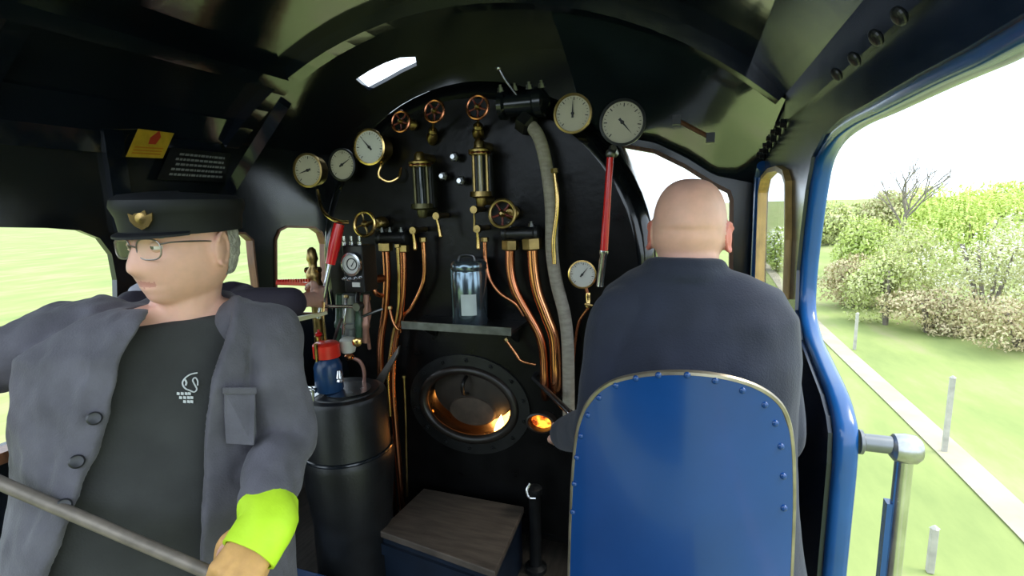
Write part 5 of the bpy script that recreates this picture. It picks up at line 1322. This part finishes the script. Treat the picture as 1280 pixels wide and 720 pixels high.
# ============ the driver ============
drv = thing('person', 'bald driver in dark navy jacket seen from behind on the blue seat', 'person', (1.0, 1.2, .85))
DD = 1.15
def dw(px, py, D=DD): return atD(px, py, D)
dvd = ray(860, 300); dvd.z = 0; dvd.normalize(); DU = V((dvd.y, -dvd.x, 0)); DV = dvd           # DU picture right, DV away from camera (his front)
bm_ = MB(); DH = dw(861, 290, 1.16)
DX_, DF_, DUp = head_pts(bm_, DH, DV * 1 + DU * .10 + V((0, 0, -.05)), V((0, 0, 1)) + DU * .02, k=1.0, wid=1.05, dome=.55)
dnb = dw(857, 345, 1.15)
bm_.limb([dnb + V((0, 0, -.06)), dnb + V((0, 0, .0)), DH + V((0, 0, -.05)) - DV * .02], [.080, .066, .066], 18)
DR = [(330, 815, 897, .060), (343, 782, 932, .085), (362, 758, 966, .105), (392, 746, 982, .125), (440, 742, 984, .135), (500, 744, 980, .135), (560, 738, 978, .135), (640, 736, 984, .145), (700, 726, 994, .155)]
DT = []
for py, l, r, d in DR:
    a, b = dw(l, py), dw(r, py); DT.append(((a + b) / 2, (b - a).length / 2, d))
bm_.loft([ring3(c, DU, DV, max(.03, h - .02), max(.03, d - .02), 32, 2.4) for c, h, d in DT])
dLS, dLE, dLW, dLH = dw(775, 402, 1.15), dw(748, 530, 1.18), dw(708, 545, 1.42), dw(703, 515, 1.60)
dRS, dRE, dRW = dw(950, 402, 1.15), dw(968, 540, 1.16), dw(935, 560, 1.40)
for q, r in (([dLS, dLE], [.05, .04]), ([dLE, dLW], [.04, .028]), ([dRS, dRE], [.05, .04]), ([dRE, dRW], [.04, .028])): bm_.limb([q[0], (q[0] + q[1]) / 2, q[1]], [r[0], (r[0] + r[1]) / 2, r[1]])
hand(bm_, dLW, (dLH - dLW), V((0, 0, -1)) + DU * .3, 1, [(.7, .9, .6)] * 4, 1.0)
hand(bm_, dRW, DV + DU * -.4 + V((0, 0, -.2)), V((0, 0, -1)), -1, [(.3, .4, .3)] * 4, 1.0)
seat_z = .85
for s in (-1, 1):
    h0 = V((DT[-1][0].x, DT[-1][0].y, seat_z + .09)) + DU * s * .09; kn_ = h0 + DV * .44 + DU * s * .02 + V((0, 0, .0)); an = V((kn_.x, kn_.y, .10)) + DV * .05
    bm_.limb([h0, kn_, an], [.075, .056, .042]); bm_.limb([an + V((0, 0, -.05)), an + V((0, 0, -.06)) + DV * .14], [.034, .028])
A, F = remesh(bm_, .0042, 3)
organic('body', A, F, [skin, skin_pink], drv, face_mi(A, F, [(1, ear_test(DH, DX_, DF_, DUp, .0790))]))
jm = MB(); jm.loft([ring3(c, DU, DV, h, d, 40, 2.4) for c, h, d in DT])
jm.limb([dLS + (dnb - dLS) * .25, dLS, dLS * .5 + dLE * .5, dLE, dLE * .5 + dLW * .5, dLW], [.066, .068, .064, .060, .056, .046], 18)
jm.limb([dRS + (dnb - dRS) * .25, dRS, dRS * .5 + dRE * .5, dRE, dRE * .5 + dRW * .5, dRW], [.066, .068, .064, .060, .056, .046], 18)
cr = [dnb + DU * .078 * math.cos(t) + DV * (.072 * math.sin(t) + .0) + V((0, 0, .020 + .012 * -math.sin(t))) for t in np.linspace(R_(150), R_(390), 20)]
jm.tube(spl(cr, 2), .017, 10); cr2 = [p + V((0, 0, -.022)) + (p - dnb - V((0, 0, .02))).normalized() * .010 for p in cr]; jm.tube(spl(cr2, 2), .018, 10)
A, F = remesh(jm, .006, 5); A = folds(A, .010, 5.5, (1, 1, .5), 4); A = folds(A, .003, 20, (1, 1, .6), 14)
organic('jacket', A, F, deep_navy, drv)
tr = MB()
for s in (-1, 1):
    h0 = V((DT[-1][0].x, DT[-1][0].y, seat_z + .095)) + DU * s * .09; kn_ = h0 + DV * .44 + DU * s * .02; an = V((kn_.x, kn_.y, .12)) + DV * .05
    tr.limb([h0 - DV * .04, h0, kn_], [.088, .092, .075]); tr.limb([kn_, an], [.075, .062])
A, F = remesh(tr, .008, 5); organic('trousers', folds(A, .006, 8), F, jean, drv)
for s in (-1, 1):
    h0 = V((DT[-1][0].x, DT[-1][0].y, seat_z + .09)) + DU * s * .09; an = h0 + DV * .49 + DU * s * .02; an.z = .045
    m = MB(); m.limb([an + V((0, 0, .06)), an, an + DV * .15], [.048, .045, .042], 14); A, F = remesh(m, .007, 4); A[:, 2] = np.maximum(A[:, 2], .002); organic('boot', A, F, boot, drv)

# ============ the half hidden man holding the red lever ============
oth = thing('person', 'half hidden man behind the capped one, dark sleeve stretched out to the red lever', 'person', (-.86, 1.50, 0))
ow = lambda px, py, D=2.02: atD(px, py, D)
ovd = ray(235, 300); ovd.z = 0; ovd.normalize(); OU = V((ovd.y, -ovd.x, 0)); OV = ovd
bm_ = MB(); OH = ow(232, 302, 2.02)
OX, OF, OUp = head_pts(bm_, OH, OV * .9 + OU * .45, V((0, 0, 1)), 1.0)
onb = ow(234, 352, 2.03); bm_.limb([onb + V((0, 0, -.08)), onb, OH + V((0, 0, -.04))], [.07, .058, .060], 16)
def o_rows(off): return [ring3(onb + V((0, 0, dz)), OU, OV, a + off, b + off, 32) for dz, a, b in ((-.01, .075, .07), (-.06, .16, .10), (-.12, .20, .115), (-.30, .185, .12), (-.52, .17, .12), (-.68, .175, .12))]
bm_.loft(o_rows(-.018))
oRS, oRE, oRW = onb + OU * .185 + V((0, 0, -.10)), ow(310, 381, 1.92), ow(368, 377, 1.87)
oLS, oLE, oLW = onb - OU * .185 + V((0, 0, -.10)), onb - OU * .24 + V((0, 0, -.38)), onb - OU * .15 + OV * .2 + V((0, 0, -.45))
for a, b, r0, r1 in ((oRS, oRE, .05, .04), (oRE, oRW, .04, .03), (oLS, oLE, .05, .04), (oLE, oLW, .04, .03)): bm_.limb([a, (a + b) / 2, b], [r0, (r0 + r1) / 2, r1])
grip = atD(402, 372, (atY(400, 384, 1.725) - CAM).dot(ROT @ V((0, 0, -1))) + .0)
fd = (grip - oRW); hand(bm_, grip - fd.normalized() * .085 - OV * -.0 + V((0, 0, .004)), fd, OV * .9 + V((0, 0, -.1)), 1, [(1.0, 1.3, .9)] * 4, 1.18, thumb=(.6, .5))
bm_.limb([oRW, grip - fd.normalized() * .08], [.030, .028])
hand(bm_, oLW, OV + V((0, 0, -.3)), OU, 1, [(.5, .6, .4)] * 4, 1.0)
for s in (-1, 1):
    h0 = onb + OU * s * .09 + V((0, 0, -.66)); an = V((h0.x, h0.y, .09)); kn_ = V((h0.x, h0.y, .48)) + OV * .03
    bm_.limb([h0, kn_, an], [.085, .055, .04]); bm_.limb([an + V((0, 0, -.04)), an + V((0, 0, -.05)) + OV * .13], [.034, .028])
A, F = remesh(bm_, .0048, 3); organic('body', A, F, skin, oth)
hm = MB(); hm.ell(OH + OUp * .022 - OF * .012, (.083, .104, .104), M((OX, OF, OUp)).transposed(), 28, 16); part('hair', hm, pmat('dark short hair', (.05, .04, .035), .8, bump=.8, bscale=200), oth)
jm = MB(); jm.loft(o_rows(0.0))
jm.limb([oRS + (onb - oRS) * .2, oRS, (oRS + oRE) / 2, oRE, oRW + (oRE - oRW) * .06], [.068, .074, .068, .062, .056], 18)
jm.limb([oLS + (onb - oLS) * .2, oLS, (oLS + oLE) / 2, oLE, oLW], [.068, .074, .066, .06, .045], 16)
A, F = remesh(jm, .007, 5); organic('jacket', folds(A, .007, 9), F, plum_navy, oth)
m = MB(); m.tube(spl([onb + OU * .078 * math.cos(t) + OV * .07 * math.sin(t) + V((0, 0, .016)) for t in np.linspace(0, 2 * PI, 20)], 2), .017, 8); m.limb([onb - OU * .10 + V((0, 0, .005)), onb - OU * .165 + V((0, 0, -.025))], [.035, .030], 12)
A, F = remesh(m, .006, 3); organic('shirt_collar', A, F, pmat('pale lilac cotton', (.55, .53, .64), .85), oth, label='pale lilac shirt collar')
tr = MB(); tr.loft([ring3(onb + V((0, 0, dz)), OU, OV, a, b, 28) for dz, a, b in ((-.60, .185, .13), (-.74, .18, .13))])
for s in (-1, 1):
    h0 = onb + OU * s * .09 + V((0, 0, -.68)); an = V((h0.x, h0.y, .11)); kn_ = V((h0.x, h0.y, .48)) + OV * .03; tr.limb([h0, kn_, an], [.10, .075, .062])
A, F = remesh(tr, .010, 5); organic('trousers', A, F, jean, oth)
for s in (-1, 1):
    h0 = onb + OU * s * .09; an = V((h0.x, h0.y, .045)); m = MB(); m.limb([an + V((0, 0, .05)), an, an + OV * .14], [.047, .045, .042], 14); A, F = remesh(m, .008, 4); A[:, 2] = np.maximum(A[:, 2], .002); organic('boot', A, F, boot, oth)
